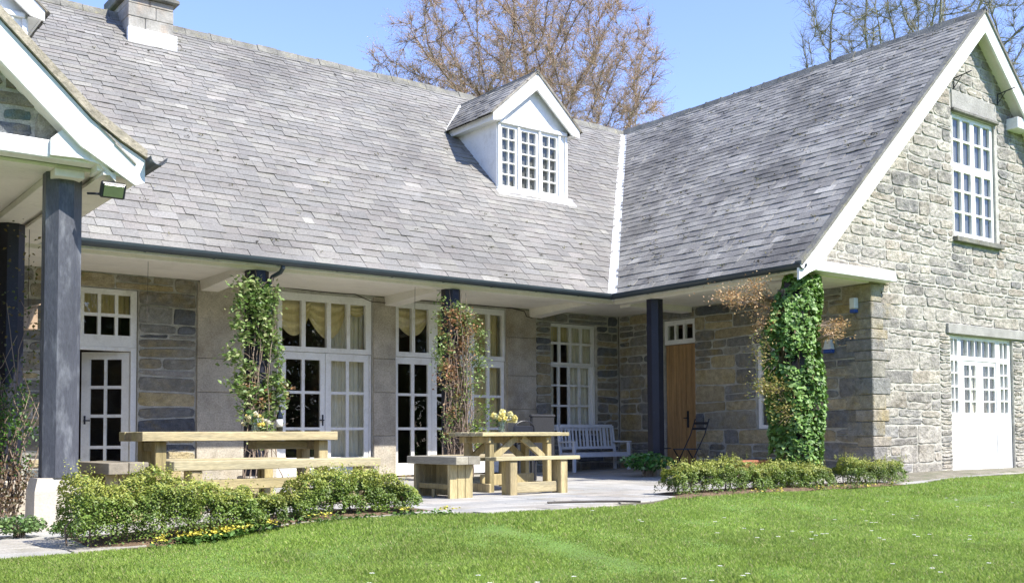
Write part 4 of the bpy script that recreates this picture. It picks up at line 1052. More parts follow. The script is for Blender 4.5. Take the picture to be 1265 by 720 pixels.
# black metal chair and grey rattan chair behind the second table
t = empty('metal_chair', (10.5,13.9,GZ), 'black metal chair with an arched back behind the table with yellow flowers', 'chair')
mb = MB(); arch = [(10.30,13.6,GZ),(10.30,13.62,.40)]+[(10.51-.21*math.cos(a),13.62-.02*math.sin(a),.80+.14*math.sin(a)) for a in np.linspace(0,math.pi,13)]+[(10.72,13.62,.40),(10.72,13.6,GZ)]
mb.tube(arch, .013, 6); mb.build('back_frame', t, MT['metal_black'])
mb = MB(); mb.box((10.32,13.61,.76),(10.70,13.63,.86),.006)
for i in range(5): mb.box((10.36+i*.072,13.612,.38),(10.38+i*.072,13.626,.78),.002)
mb.build('backrest', t, MT['metal_black']); mb = MB(); mb.box((10.30,13.63,.35),(10.72,14.03,.375),.01); mb.build('seat', t, MT['metal_black'])
for x in (10.31,10.71):
    mb = MB(); mb.tube([(x,14.02,.36),(x,14.06,GZ)], .012, 6); mb.build('leg', t, MT['metal_black'])
t = empty('rattan_chair', (11.05,14.1,GZ), 'grey woven rattan chair between the flower table and the white bench', 'chair')
mb = MB(); mb.box((10.80,13.78,.30),(11.30,13.84,1.04),.02); mb.box((10.78,13.77,1.0),(11.32,13.85,1.055),.02); mb.build('backrest', t, MT['rattan'])
mb = MB(); mb.box((10.80,13.85,.28),(11.30,14.33,.37),.02); mb.build('seat', t, MT['rattan'])
for x in (10.81,11.25):
    for y in (13.80,14.28): B('leg', t, 'rattan', (x,y,GZ), (x+.045,y+.045,.279), .004)
    B('armrest', t, 'rattan', (x-.01,13.86,.55), (x+.055,14.33,.60), .01)
    B('arm_support', t, 'rattan', (x,14.27,.371), (x+.045,14.32,.549), .004)
# folding bistro chair by the plank door
t = empty('folding_chair', (15.5,14.6,GZ), 'dark folding metal chair with a blue seat in front of the plank door', 'chair')
for yy in (14.42,14.80):
    mb = MB(); mb.tube([(15.84,yy,1.02),(15.70,yy,.70),(15.22,yy,.0),(15.16,yy,GZ)], .012, 6); mb.tube([(15.22,yy+.02,.42),(15.62,yy+.02,GZ)], .012, 6); mb.build('frame', t, MT['metal_black'])
mb = MB()
for i in range(5): mb.box((15.20+i*.085,14.42,.405),(15.265+i*.085,14.80,.425),.003)
mb.build('seat', t, MT['blue'] if False else mat('faded blue slat', (.05,.075,.12), .6)); mb = MB()
for z in (.82,.93): mb.box((15.75+(z-.82)*.4,14.42,z-.025),(15.765+(z-.82)*.4,14.80,z+.025),.003)
mb.build('back_slats', t, MT['metal_black'])
t = empty('bistro_table', (14.95,15.0,GZ), 'small dark round metal table beside the folding chair', 'table')
mb = MB(); mb.lathe((14.95,15.0,.42),[(.27,0),(.28,.008),(.27,.018)],24); mb.build('tabletop', t, MT['metal_black'])
mb = MB()
for a in (0,2.1,4.2): mb.tube([(14.95,15.0,.42),(14.95+.10*math.cos(a),15.0+.10*math.sin(a),.15),(14.95+.26*math.cos(a),15.0+.26*math.sin(a),GZ)], .011, 6)
mb.build('legs', t, MT['metal_black'])
t = empty('planter', (15.25,12.9,GZ), 'low terracotta trough at the foot of the wall between chair and ivy', 'planter')
mb = MB(); V = []
for e, z in ((.0,GZ),(.03,.18)): V += [(14.83-e,12.76-e,z),(15.66+e,12.76-e,z),(15.66+e,13.04+e,z),(14.83-e,13.04+e,z)]
mb.mesh(V, [(0,1,5,4),(1,2,6,5),(2,3,7,6),(3,0,4,7),(0,3,2,1)]); mb.box((14.78,12.71,.18),(15.71,13.09,.225),.01); mb.build('trough', t, MT['terracotta'])
mb = MB(); mb.box((14.84,12.77,.226),(15.65,13.03,.232)); mb.build('earth', t, MT['soil'])
# bottle, vases
t = empty('wine_bottle', (5.33,11.7,.765), 'dark wine bottle with a white label on the left table', 'bottle')
mb = MB(); mb.lathe((5.33,11.7,.766),[(.036,0),(.038,.01),(.038,.18),(.030,.21),(.015,.235),(.014,.29),(.016,.292),(.016,.305)],20); mb.build('body', t, MT['bottle'], smooth=True)
mb = MB(); mb.lathe((5.33,11.7,.766),[(.0388,.055),(.0388,.145)],20); mb.build('label', t, MT['label'], smooth=True)
def flowers(name, label, c, cols_, R, spread, h, n, fs):
    t = empty(name, c, label, 'flowers', 'vases of flowers on the tables')
    mb = MB(); mb.lathe(c,[(.045,.001),(.05,.01),(.042,.08),(.055,.16),(.053,.16),(.040,.08),(.046,.015)],20); mb.build('vase', t, MT['vase'], smooth=True)
    mb = MB(); heads = []
    for i in range(n):
        a, r = R.uniform(0,6.28), spread*math.sqrt(R.random()); p = Vector((c[0]+r*math.cos(a)*1.15, c[1]+r*math.sin(a)*.8, c[2]+h+R.uniform(-.05,.05)-r*.35))
        mb.tube([(c[0]+R.uniform(-.02,.02),c[1]+R.uniform(-.02,.02),c[2]+.02),(c[0]+r*.3*math.cos(a),c[1]+r*.3*math.sin(a),c[2]+.17),p], .0035, 5); heads.append(p)
    mb.col = (.10,.20,.05); mb.build('stems', t, MT['leaf'])
    parts = []
    for p in heads:
        P = rng.normal(size=(90,3)); P /= np.linalg.norm(P,axis=1)[:,None]; P = np.array(p)+P*fs*1.5*rng.uniform(.5,1,(90,1)); cc = cols_[R.randrange(len(cols_))]
        parts.append(leaves(P, fs*1.25, cc, .08, up=.3, aspect=.9))
    V,F,C = cat(parts); fast('blooms', V,F,C, MT['petal'], t)
    P = np.array(c)+np.array([0,0,.17])+rng.normal(size=(60,3))*np.array([spread*.5,spread*.4,.03]); V,F,C = leaves(P, .05, (.08,.17,.05), .3); fast('foliage', V,F,C, MT['leaf'], t)
flowers('flower_vase', 'glass vase packed with pale yellow blooms on the right table', (8.82,11.95,.75), [(.86,.82,.45),(.86,.84,.58),(.84,.76,.32)], random.Random(3), .19, .27, 20, .026)
flowers('flower_vase', 'loose bunch of small cream and yellow flowers on the left table beside the bottle', (5.03,11.72,.765), [(.75,.70,.45),(.78,.66,.18),(.75,.73,.62)], random.Random(5), .15, .18, 22, .016)

# ------------------------------------------------------------------ plants
def hedge(name, label, x0, x1, yc, w, h, n, R, gaps=(), h0=None):
    """clipped box: small leaves through a lumpy shell, twiggy shoots above it, woody stems inside"""
    t = empty(name, ((x0+x1)/2, yc, G((x0+x1)/2,yc)), label, 'hedge', 'low box hedges along the lawn')
    u = rng.uniform(0,1,(n*3,3)); L_ = x1-x0
    X = x0 + L_*u[:,0]
    hump = .66+.52*vnoise(np.stack([X*1.0, 0*X, 0*X],1), 3.0, 5) 
    hh = (h if h0 is None else h0+(h-h0)*((X-x0)/L_))*hump
    endf = np.clip(np.minimum(X-x0, x1-X)/(w*.45), 0, 1); endf = np.sqrt(1-(1-endf)**2)
    ww = w*.5*(.75+.25*endf)*( .70+.55*vnoise(np.stack([X,0*X,0*X+7],1), 2.5, 9))
    hh = hh*(.65+.35*endf)
    ang = u[:,1]*math.pi; rad = 1-.45*u[:,2]**1.6
    cx_, sz_ = np.sign(np.cos(ang))*np.abs(np.cos(ang))**.55, np.abs(np.sin(ang))**.6
    Y = yc + ww*rad*cx_; Z = hh*(.04+.96*rad*sz_)
    P = np.stack([X,Y,Z],1); nz = vnoise(P, 9, 3); P += (nz-.5)[:,None]*np.stack([0*X,cx_,sz_],1)*.14
    low = Z/hh
    keep = (vnoise(P, 13, 1) > .30+.1*(1-low)) & ((low > .12)|(rng.random(len(X)) < .5)); P = P[keep][:n]; low = low[keep][:n]
    g = np.array([G(a,b) for a,b in P[:,:2]]); P[:,2] += g
    cn = vnoise(P, 6, 11)[:,None]
    C = np.where(rng.random((len(P),1)) < .5, np.array([[.11,.18,.03]]), np.array([[.18,.25,.045]]))*(0.7+.6*cn)
    yt = np.clip((low-.62)/.3,0,1)[:,None]*.8*(rng.random((len(P),1)) < .7); C = C*(1-yt) + np.array([[.40,.41,.08]])*yt
    o = np.stack([0*low, np.sign(P[:,1]-yc)*.5, .4*low],1)
    parts = [leaves(P, rng.uniform(.020,.034,len(P)), C, .25, up=.2, aspect=.55, outward=o)]
    # new shoots
    ns = int(L_*70); sx = rng.uniform(x0+.05,x1-.05,ns); sy = yc+rng.uniform(-.4,.4,ns)*w
    hs = (h if h0 is None else h0+(h-h0)*((sx-x0)/L_))*(.66+.52*vnoise(np.stack([sx,0*sx,0*sx],1), 3.0, 5)); sh = rng.uniform(.03,.13,ns)
    for k in range(8):
        f = k/7; PP = np.stack([sx+rng.normal(0,.010,ns), sy+rng.normal(0,.010,ns), hs*.93+sh*f+np.array([G(a,b) for a,b in zip(sx,sy)])],1)
        parts.append(leaves(PP, rng.uniform(.018,.03,ns), np.array([.40,.42,.085]), .3, up=.3, aspect=.5))
    V,F,C = cat(parts); fast('foliage', V,F,C, MT['leaf'], t)
    mb = MB(); R = random.Random(int(x0*10)); k = int(L_*9)
    for i in range(k):
        x = x0+L_*(i+.5)/k; y = yc+R.uniform(-.3,.3)*w*.5; z = G(x,y)
        mb.tube([(x,y,z-.02),(x+R.uniform(-.04,.04),y+R.uniform(-.04,.04),z+h*.35),(x+R.uniform(-.1,.1),y+R.uniform(-.12,.12),z+h*.75)], [.011,.008,.003], 5)
    mb.build('stems', t, MT['stem'])
hedge('box_hedge', 'box hedge nearest to the octagonal post, tall and bushy at its left end', 2.28, 4.16, 9.22, .80, .44, 32000, R, h0=.60)
hedge('box_hedge', 'box hedge in front of the right half of the long table with the bottle', 4.30, 5.72, 9.36, .64, .42, 24000, R)
hedge('box_hedge', 'long box hedge in front of the terracotta trough and plank door', 9.72, 13.02, 9.58, .55, .39, 38000, R)
hedge('box_hedge', 'short box hedge before the shaded corner of the gable wall', 13.32, 14.78, 9.52, .50, .38, 13000, R)
def bush(name, label, cat_, c, r, h, n, size, cols_, group=None, m='leaf', up=.3, aspect=.6, stems=12, flat=False, base=.15, shell=.5):
    t = empty(name, c, label, cat_, group)
    u = rng.normal(size=(n,3)); u /= np.linalg.norm(u,axis=1)[:,None]; rr = 1-(1-shell)*rng.random(n)
    P = u*rr[:,None]; P = P*(.8+.45*vnoise(u, 2.2, int(c[0]*7)))[:,None]
    P = P*np.array([r[0],r[1],h*.5*(1-base)])+np.array([c[0],c[1],c[2]+h*(.5+base*.5)])
    P = P[vnoise(P, 7/max(r[0],.3), 2) > .35]; 
    C = np.array([cols_[i] for i in rng.integers(0,len(cols_),len(P))])
    V,F,CC = leaves(P, rng.uniform(size*.7,size*1.25,len(P)), C, .25, up=up, aspect=aspect); fast('foliage', V,F,CC, MT[m], t)
    mb = MB(); R = random.Random(n)
    for i in range(stems):
        a = R.uniform(0,6.28); q = R.uniform(.2,.85)
        mb.tube([(c[0]+r[0]*.15*math.cos(a),c[1]+r[1]*.15*math.sin(a),c[2]-.02),(c[0]+r[0]*.4*q*math.cos(a),c[1]+r[1]*.4*q*math.sin(a),c[2]+h*.4),(c[0]+r[0]*q*math.cos(a),c[1]+r[1]*q*math.sin(a),c[2]+h*.75)], [.010,.007,.003], 5)
    mb.build('stems', t, MT['stem']); return t
bush('leafy_plant', 'broad-leaved green plant with pale flower heads at the foot of the dark corner post', 'plant', (13.7,14.0,GZ), (.50,.42), .46, 900, .10, [(.05,.16,.03),(.09,.24,.04),(.13,.30,.06),(.30,.42,.18)], stems=24, base=.25)
bush('leafy_plant', 'small green plant seen under the table with yellow flowers', 'plant', (9.2,13.9,GZ), (.30,.25), .38, 500, .07, [(.06,.18,.03),(.10,.26,.05)])
bush('leafy_plant', 'small pale green herb clump at the left side of the octagonal post base', 'plant', (2.18,10.35,-.20), (.24,.20), .20, 900, .045, [(.14,.22,.07),(.20,.29,.10),(.10,.18,.05)], stems=14)
bush('leafy_plant', 'small green herb clump between the octagonal post base and the hedge', 'plant', (2.55,10.0,-.20), (.22,.16), .17, 600, .04, [(.10,.20,.05),(.16,.24,.07)], stems=10)
# shrub climbing the back post at the far left
t = empty('climbing_shrub', (2.62,13.0,-.2), 'dark straggly shrub climbing the far-left post, green above and brown below', 'shrub')
parts = []
for (cx_,cz_,rx_,rz_,n,colr) in ((2.55,.10,.42,.36,1500,[(.10,.065,.03),(.15,.09,.05),(.08,.07,.025)]),(2.50,.85,.40,.5,1900,[(.04,.10,.015),(.06,.15,.02),(.09,.19,.03)]),(2.55,1.6,.5,.6,420,[(.05,.09,.02),(.10,.10,.03)]),(2.75,2.4,.35,.7,260,[(.07,.10,.02),(.14,.11,.03)])):
    P = rng.normal(size=(n,3))*np.array([rx_*.55,.22,rz_*.55])+np.array([cx_,12.95,cz_]); P = P[(vnoise(P,5,4) > .4)&(P[:,2] > -.2)]
    C = np.array([colr[i] for i in rng.integers(0,len(colr),len(P))]); parts.append(leaves(P, rng.uniform(.035,.06,len(P)), C, .3, up=.2))
V,F,C = cat(parts); fast('foliage', V,F,C, MT['leaf'], t)
mb = MB(); R = random.Random(9)
for i in range(26):
    p = Vector((2.6+R.uniform(-.12,.12),13.1,-.2)); pts = [p]
    for k in range(R.randint(4,9)): p = p+Vector((R.uniform(-.14,.15),R.uniform(-.08,.06),R.uniform(.18,.38))); pts.append(p)
    mb.tube(pts, [.011*(1-.8*k/len(pts)) for k in range(len(pts))], 5)
mb.build('stems', t, MT['stem'])
# climbers on the veranda posts
def climber(label, c, spans, n, cols_, nst, R, bare=.5, spread=.2, sz=.055, topspray=None, ybias=-.16):
    t = empty('climbing_plant', (c[0],c[1]-.1,GZ), label, 'climber', 'climbers on the veranda posts')
    mb = MB(); tips = []
    for i in range(nst):
        a = R.uniform(0,6.28); r0 = R.uniform(.12,.32); p = Vector((c[0]+r0*math.cos(a)*1.2, c[1]+ybias-.03+min(0,r0*math.sin(a)*.6), GZ)); pts = [p]; tx = R.uniform(-.22,.26); top = R.uniform(1.4,3.2)
        while p.z < top:
            f = p.z/3.2; p = Vector((p.x+(c[0]+tx-p.x)*.12+R.uniform(-.045,.045), min(c[1]+ybias, p.y+R.uniform(-.03,.03)), p.z+R.uniform(.13,.2))); pts.append(p)
        mb.tube(pts, [R.uniform(.008,.014)*(1-.65*k/len(pts)) for k in range(len(pts))], 5); tips += pts[2:]
        for _ in range(5):
            q = pts[R.randrange(2,len(pts))]; e = q+Vector((R.uniform(-.28,.28),R.uniform(-.15,.04),R.uniform(.02,.22))); mb.tube([q,(q+e)/2+Vector((0,0,.02)),e], [.005,.004,.002], 4); tips.append(e)
    mb.build('stems', t, MT['stem'])
    parts = []
    for (dx,z0,z1,w_,k,ci) in spans:
        kk = int(n*k); cl_ = max(3,int(kk/28))
        cen = np.stack([c[0]+dx+rng.uniform(-w_,w_,cl_), c[1]+ybias-.05+rng.uniform(-.12,.03,cl_), rng.uniform(z0,z1,cl_)],1)
        P = cen[rng.integers(0,cl_,kk)]+rng.normal(size=(kk,3))*np.array([.065,.05,.075])
        C = np.array([cols_[ci][i] for i in rng.integers(0,len(cols_[ci]),len(P))])
        parts.append(leaves(P, rng.uniform(sz*.65,sz*1.2,len(P)), C, .25, up=.35, aspect=.65))
    V,F,C = cat(parts); fast('foliage', V,F,C, MT['leaf'], t)
GR = [(.19,.29,.075),(.27,.36,.13),(.12,.21,.05),(.36,.40,.18)]; RD = [(.42,.22,.11),(.30,.28,.10),(.44,.30,.17),(.28,.15,.07)]; BR_ = [(.20,.26,.05),(.30,.35,.08)]
climber('leafy green rose climbing the post behind the wine bottle', (6.62,15.4), [(-.16,2.55,3.05,.34,.30,0),(-.16,2.15,2.6,.30,.17,0),(.14,1.0,2.4,.17,.24,0),(-.36,.95,2.0,.20,.16,0),(.08,.6,1.4,.30,.12,0),(0,1.2,2.8,.4,.03,1)], 3500, [GR,RD], 14, random.Random(12), sz=.085)
climber('woody climber with reddish leaves on the post behind the right table', (10.26,15.4), [(.05,2.75,3.1,.12,.07,0),(-.35,1.9,3.15,.16,.12,0),(.0,2.0,2.85,.3,.22,1),(.28,1.7,2.8,.25,.22,0),(-.12,.6,2.0,.3,.20,1),(.35,.5,1.6,.25,.20,2),(-.1,.4,1.6,.25,.12,0)], 3600, [GR,RD,[(.22,.30,.05),(.16,.24,.05)]], 40, random.Random(31), sz=.058)
# ivy column
t = empty('ivy', (14.2,11.0,GZ), 'dense green ivy smothering the veranda post at the gable corner', 'ivy')
n = 10500; a = rng.uniform(0,2*math.pi,n); z = rng.uniform(-.05,3.34,n)
rx_ = .47+.12*np.clip((z-.0)/1.2,0,1)-.22*np.clip((z-2.5)/.8,0,1); off = -.10*np.clip((z-1)/1.5,0,1)+.32*np.clip((z-2.4)/.9,0,1)
wob = .80+.38*vnoise(np.stack([np.cos(a)*2,np.sin(a)*2,z*1.8],1), 1.5, 8); rr = wob*(1-.20*rng.random(n)**2)
P = np.stack([14.16+off+rx_*rr*np.cos(a)*.92, 10.98+rx_*.70*rr*np.sin(a), z],1)
k = vnoise(P, 6, 3) > .27; P = P[k]; a = a[k]
C = np.array([[(.085,.18,.03),(.11,.225,.035),(.15,.28,.05),(.22,.34,.09),(.07,.15,.03),(.13,.25,.04),(.17,.30,.06),(.15,.27,.05)][i] for i in rng.integers(0,8,len(P))])
o = np.stack([np.cos(a)*1.0,np.sin(a)*1.0,0*a+.3],1)
V,F,C = leaves(P, rng.uniform(.06,.105,len(P)), C, .25, up=.05, aspect=.85, outward=o); fast('foliage', V,F,C, MT['leaf_gloss'], t)
mb = MB(); R = random.Random(2)
for i in range(22):
    q = R.uniform(0,6.28); mb.tube([(14.2+.26*math.cos(q)+R.uniform(-.05,.05),11.0+.24*math.sin(q)+R.uniform(-.05,.05),zz) for zz in np.linspace(-.08,3.1,9)], .018, 5)
mb.build('stems', t, MT['stem'])
# dry flowering sprays (honeysuckle) around the ivy
t = empty('dry_climber', (13.6,11.3,2.6), 'dry orange-brown climber sprays sticking out of the ivy column', 'climber')
parts = []; mb = MB(); R = random.Random(6)
for (x,y,z,sx_,sz_,n,yel) in ((12.95,11.3,2.92,.45,.16,330,0),(13.45,11.2,3.02,.25,.22,260,0),(13.5,11.1,2.55,.18,.3,200,0),(15.55,11.2,2.62,.26,.10,190,0),(14.5,10.5,2.35,.2,.12,150,0),(13.35,10.9,1.45,.34,.16,420,1),(13.6,10.8,1.1,.2,.25,200,1),(13.3,11.0,2.0,.15,.35,120,1)):
    n = n*2; P = rng.normal(size=(n,3))*np.array([sx_*.55,.12,sz_*.55])+np.array([x,y,z]); P = P[vnoise(P,9,2) > .38]
    cc = [(.50,.32,.16),(.42,.25,.11),(.55,.40,.20)] if not yel else [(.30,.28,.07),(.22,.25,.06),(.38,.30,.10)]
    C = np.array([cc[i] for i in rng.integers(0,3,len(P))]); parts.append(leaves(P, rng.uniform(.03,.055,len(P)), C, .25, up=.3))
    for i in range(22): mb.tube([(14.2+(x-14.2)*.15,11.05,z-.25),(14.2+(x-14.2)*.6+R.uniform(-.1,.1),y+R.uniform(-.1,.1),z-.05),(x+R.uniform(-1,1)*sx_,y+R.uniform(-.1,.1),z+R.uniform(-1,1)*sz_)], [.007,.005,.002], 4)
V,F,C = cat(parts); fast('foliage', V,F,C, MT['leaf'], t); mb.build('stems', t, MT['stem'])
# yellow primroses and low weeds along the hedge foot
t = empty('flower_border', (3.8,8.85,-.1)); tag(t, 'low yellow primroses along the foot of the left hedge', 'flowers', kind='stuff')
P = []; 
for i in range(60):
    x = rng.choice([rng.normal(3.5,.22), rng.uniform(2.9,6.0)]); y = float(np.interp(x,EX,EY))+rng.normal(-.06,.09); P.append((x,y,G(x,y)-.01))
parts = []
for p in P:
    parts.append(leaves(np.array(p)+rng.normal(size=(14,3))*np.array([.05,.05,.015])+np.array([0,0,.03]), .05, (.10,.19,.04), .3, up=.4))
    if rng.random() < .45: parts.append(leaves(np.array(p)+rng.normal(size=(16,3))*np.array([.045,.04,.012])+np.array([0,0,.075]), .030, (.72,.62,.10), .12, up=.5, aspect=.9))
for i in range(50):
    x = rng.uniform(9.7,14.6); y = 9.2+rng.uniform(-.12,.1); p = (x,y,G(x,y)); parts.append(leaves(np.array(p)+rng.normal(size=(8,3))*np.array([.05,.05,.015])+np.array([0,0,.03]), .04, (.12,.19,.04) if i % 4 else (.6,.5,.1), .3, up=.4))
V,F,C = cat(parts); o = fast('primroses', V,F,C, MT['petal'], t)
# hose on the paving
mb = MB(); pts = [(7.55,9.35),(7.8,9.28),(8.1,9.15),(8.35,8.95),(8.45,8.76)]
mb.tube([(a,b,G(a,b)+.018) for a,b in pts], .012, 8); tag(mb.build('garden_hose', None, MT['cable']), 'short dark curved hose lying at the edge of the paving by the lawn', 'hose')
# ------------------------------------------------------------------ grass
def grass(n, dmin, dmax):
    d = dmin*(dmax/dmin)**rng.random(n); lat = rng.uniform(-.62,.60,n)*d
    fx, fy = math.sin(yaw), math.cos(yaw); X = fx*d + fy*lat; Y = fy*d - fx*lat
    ye = np.interp(X, EX, EY); k = Y < ye+.015+rng.normal(0,.03,n)**2*8
    X, Y, d = X[k], Y[k], d[k]
    k = vnoise(np.stack([X,Y,0*X],1), 5, 6)+rng.random(len(X))*.8 > .42; X, Y, d = X[k], Y[k], d[k]
    Z = GLv(X, Y)-.004; n = len(X)
    tuft = vnoise(np.stack([X,Y,0*X],1), 2.3, 1); h = (.016+.022*rng.random(n))*(.55+.9*tuft)
    w = (.0018+.00028*d)*rng.uniform(.7,1.4,n); a = rng.uniform(0,2*math.pi,n); ln = rng.uniform(.15,.95,n)*h; b = a+rng.normal(0,.8,n)+1.57
    ux, uy = np.cos(a)*w, np.sin(a)*w; lx, ly = np.cos(b)*ln, np.sin(b)*ln
    V = np.stack([np.stack([X-ux,Y-uy,Z],1), np.stack([X+ux,Y+uy,Z],1), np.stack([X+lx*.45+ux*.7,Y+ly*.45+uy*.7,Z+h*.62],1), np.stack([X+lx,Y+ly,Z+h],1)],1).reshape(-1,3)
    i = np.arange(n)*4; F = np.concatenate([np.stack([i,i+1,i+2],1), np.stack([i,i+2,i+3],1)])
    big = vnoise(np.stack([X,Y,0*X],1), .55, 21)*.6+.4*vnoise(np.stack([X,Y,0*X],1), 1.6, 25); med = vnoise(np.stack([X,Y,0*X],1), 2.8, 22)**.8
    base = np.array([[.285,.39,.075]])*(1-med[:,None]*.45) + np.array([[.32,.43,.10]])*med[:,None]*.45
    base = base*(.85+.28*big[:,None]); dry = rng.random(n) < .05+.06*med; base[dry] = (.45,.43,.20)
    C = base*rng.uniform(.82,1.18,(n,1))
    return V, F, np.concatenate([C,C])
V,F,C = grass(1000000, 4.6, 19); o = fast('grass', V,F,C, MT['blade']); tag(o, 'short bright green lawn grass', 'grass', kind='stuff')
# daisies
X = []; 
for cxy in ((8.3,6.2,.5,14),(6.0,5.3,.3,6),(10.5,6.9,.4,8),(4.4,5.9,.5,7),(12.8,7.4,.6,8),(3.2,6.4,.5,5),(7.2,7.6,.6,6),(9.6,5.8,.3,5),(8.0,4.6,.5,6)):
    for i in range(cxy[3]): X.append((cxy[0]+rng.normal(0,cxy[2]), cxy[1]+rng.normal(0,cxy[2]*.6)))
parts = []
for x,y in X:
    if y > np.interp(x,EX,EY)-.1: continue
    z = float(GL(x,y))+.06; k = 12; a = np.arange(k)*2*math.pi/k; r = .019
    P = np.stack([x+np.cos(a)*r*.6, y+np.sin(a)*r*.6, z+0*a],1); parts.append(leaves(P, .024, (.80,.80,.76), .05, up=.9, aspect=.6))
    parts.append(leaves(np.array([[x,y,z+.003]]*3), .010, (.75,.55,.08), .05, up=.9, aspect=1))
V,F,C = cat(parts); o = fast('daisies', V,F,C, MT['petal']); tag(o, 'tiny white daisies scattered in the lawn', 'flowers', kind='stuff')

# ------------------------------------------------------------------ trees
def colonize(base, trunk_top, crown_pts, step, infl, kill, maxit=260):
    nodes = [np.array(base, float)]; par = [-1]; b, tt = np.array(base, float), np.array(trunk_top, float)
    k = int(np.linalg.norm(tt-b)/step); 
    for i in range(1,k+1): nodes.append(b+(tt-b)*i/k+rng.normal(0,.04,3)*(i < k)); par.append(len(nodes)-2)
    A = np.array(crown_pts); N = np.array(nodes)
    D = np.full(len(A), 1e9); I = np.zeros(len(A), int)
    for j,p in enumerate(N):
        d = np.linalg.norm(A-p,axis=1); m = d < D; D[m] = d[m]; I[m] = j
    nodes = list(N); first = True
    for it in range(maxit):
        act = D < (infl if not first else 1e9); first = it < 6
        if not act.any() or not len(A): break
        v = A[act]-np.array(nodes)[I[act]]; v /= np.linalg.norm(v,axis=1)[:,None]; ids = I[act]; uq = np.unique(ids); new = []
        for u_ in uq:
            d = v[ids==u_].sum(0)+rng.normal(0,.25,3); l = np.linalg.norm(d)
            if l < 1e-6: continue
            new.append((u_, nodes[u_]+d/l*step))
        for u_, p in new:
            j = len(nodes); nodes.append(p); par.append(u_); d = np.linalg.norm(A-p,axis=1); m = d < D; D[m] = d[m]; I[m] = j
        k = D > kill; A, D, I = A[k], D[k], I[k]
    return np.array(nodes), np.array(par)
def tree(label, base, fork, center, radii, npts, step, R, m, tip_r, tw_n, tw_len, bud=None, bud_n=0, group=None, name='bare_tree', power=2.3, shape=None, maxr=.6, kill=None, twr=.008):
    t = empty(name, base, label, 'tree', group)
    u = rng.normal(size=(npts*3,3)); u /= np.linalg.norm(u,axis=1)[:,None]; u *= (rng.random(npts*3)**.40)[:,None]
    P = np.array(center)+u*np.array(radii); P = P[P[:,2] > fork[2]-.5]
    P = P[vnoise(P, .5, 3) > .37][:npts]
    N, par = colonize(base, fork, P, step, step*9, kill or step*1.7)
    n = len(N); acc = np.zeros(n); ch = np.zeros(n,int)
    for i in range(n-1,0,-1):
        if ch[i] == 0: acc[i] = tip_r**power
        acc[par[i]] += acc[i]; ch[par[i]] += 1
    r = np.minimum(acc**(1/power), maxr)
    # tubes segment by segment, with shared rings
    k = 5; d = np.zeros((n,3)); d[1:] = N[1:]-N[par[1:]]; d[0] = (0,0,1); d /= np.maximum(np.linalg.norm(d,axis=1),1e-6)[:,None]
    ref = np.tile([0.3,.9,.1],(n,1)); uu = np.cross(d,ref); uu /= np.linalg.norm(uu,axis=1)[:,None]; vv = np.cross(d,uu)
    ang = np.arange(k)*2*math.pi/k
    ring = N[:,None,:]+(uu[:,None,:]*np.cos(ang)[None,:,None]+vv[:,None,:]*np.sin(ang)[None,:,None])*r[:,None,None]
    # a child starts from a ring at the parent's place with the child's axes and its own radius (parent's when it is the leader)
    rp = np.minimum(r[par], r*1.35+.004); start = N[par][:,None,:]+(uu[:,None,:]*np.cos(ang)[None,:,None]+vv[:,None,:]*np.sin(ang)[None,:,None])*rp[:,None,None]
    V = np.concatenate([start[1:].reshape(-1,3), ring[1:].reshape(-1,3)]); m1 = n-1
    i = np.arange(m1)[:,None]*k; j = np.arange(k)[None,:]; j2 = (j+1)%k
    F = np.stack([i+j, i+j2, i+j2+m1*k, i+j+m1*k],-1).reshape(-1,4)
    big = r[1:] > .10
    fb = np.repeat(big, k)
    tr = fast('trunk', V, F[fb], np.full((fb.sum(),3),.2), MT[m], t, smooth=True)
    fast('branches', V, F[~fb], np.full(((~fb).sum(),3),.2), MT[m], t, smooth=True)
    # twigs: thin three-sided whips around outer nodes, drooping a little
    outer = np.where(r < tip_r*3.2)[0]; outer = outer[outer > 0]; src = rng.choice(outer, tw_n); p0 = N[src]; dd = d[src]+rng.normal(0,.65,(tw_n,3))+np.array([0,0,.12]); dd /= np.linalg.norm(dd,axis=1)[:,None]
    L_ = tw_len*rng.uniform(.4,1.2,tw_n); p1 = p0+dd*(L_*.5)[:,None]+rng.normal(0,.03,(tw_n,3)); p2 = p1+(dd+rng.normal(0,.35,(tw_n,3)))*(L_*.5)[:,None]
    side = np.cross(dd, rng.normal(size=(tw_n,3))); side /= np.linalg.norm(side,axis=1)[:,None]; s2 = np.cross(dd, side)
    vs = []
    for p,rr in ((p0,twr),(p1,twr*.7),(p2,twr*.35)):
        for q in range(3): vs.append(p+(side*math.cos(q*2.094)+s2*math.sin(q*2.094))*rr)
    V = np.stack(vs,1).reshape(-1,3); i = np.arange(tw_n)[:,None]*9
    F = np.concatenate([np.stack([i+a*3+q, i+a*3+(q+1)%3, i+a*3+3+(q+1)%3, i+a*3+3+q],-1).reshape(-1,4) for a in (0,1) for q in range(3)])
    tc = np.array([.44,.31,.22]) if bud_n > 50000 else np.array([.26,.24,.17]); fast('twigs', V, F, np.tile(tc,(len(F),1))*rng.uniform(.8,1.2,(len(F),1)), MT['twig'], t)
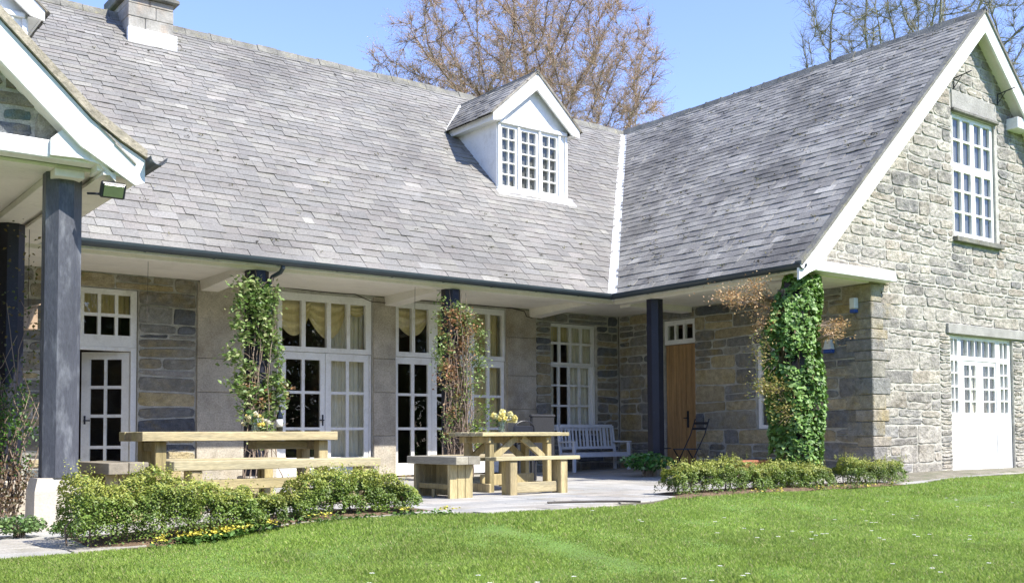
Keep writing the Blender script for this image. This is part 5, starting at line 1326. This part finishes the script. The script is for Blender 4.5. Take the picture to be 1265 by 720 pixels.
    if bud is not None:
        s = rng.integers(0,tw_n,bud_n); f = rng.uniform(.25,1.05,bud_n)[:,None]; P = np.where(f < .5, p0[s]+(p1[s]-p0[s])*f*2, p1[s]+(p2[s]-p1[s])*(f*2-1))+rng.normal(0,.03,(bud_n,3))
        C = np.array([bud[i] for i in rng.integers(0,len(bud),bud_n)]); V,F,C = leaves(P, rng.uniform(.03,.075,bud_n), C, .25, up=.1, aspect=.45); fast('buds', V,F,C, MT['twig'], t)
    return t
R = random.Random(1)
tree('tall wide bare tree with russet buds rising behind the dormer', (27.6,35.5,-.2), (27.4,35.3,8.0), (27.2,34.9,15.2), (7.3,5.5,6.4), 2200, .33, R, 'bark', .011, 30000, .75, bud=[(.52,.40,.31),(.55,.43,.34),(.46,.37,.26),(.48,.44,.28)], bud_n=115000, group=None, maxr=.34, power=2.6)
tree('bare grey-green tree behind the ridge of the right gable', (38.5,24.6,-.2), (38.3,24.5,9.0), (38.6,23.2,16.8), (6.4,5.0,6.8), 1150, .42, R, 'bark_grey', .015, 14000, .75, bud=[(.34,.35,.20),(.30,.30,.18)], bud_n=14000, maxr=.5)
tree('slender pale bare tree left of the bare tree behind the gable ridge', (35.6,28.2,-.2), (35.7,28.1,8.0), (35.9,28.0,11.4), (2.6,2.2,3.6), 330, .36, R, 'bark_grey', .012, 2600, .6, maxr=.22)
# wooded boundary behind the viewer, seen only in the window panes
t = empty('woodland', (0,-30,-4)); tag(t, 'dark green wood beyond the lawn', 'wood', kind='stuff')
n = 90000; x = rng.uniform(-50,75,n); topz = 8+7*vnoise(np.stack([x,0*x,0*x],1), .16, 5)+2*vnoise(np.stack([x,0*x,0*x],1), .9, 6)
z = -4+(topz+4)*rng.random(n)**.8; y = -30+rng.normal(0,1.8,n)-.2*np.abs(x-12)*.3
P = np.stack([x,y,z],1); P = P[vnoise(P,.8,2) > .3]; V,F,C = leaves(P, rng.uniform(.5,.9,len(P)), np.array([.10,.16,.04]), .6, up=.2, aspect=.7)
fast('tree_belt', V,F,C, MT['leaf'], t)
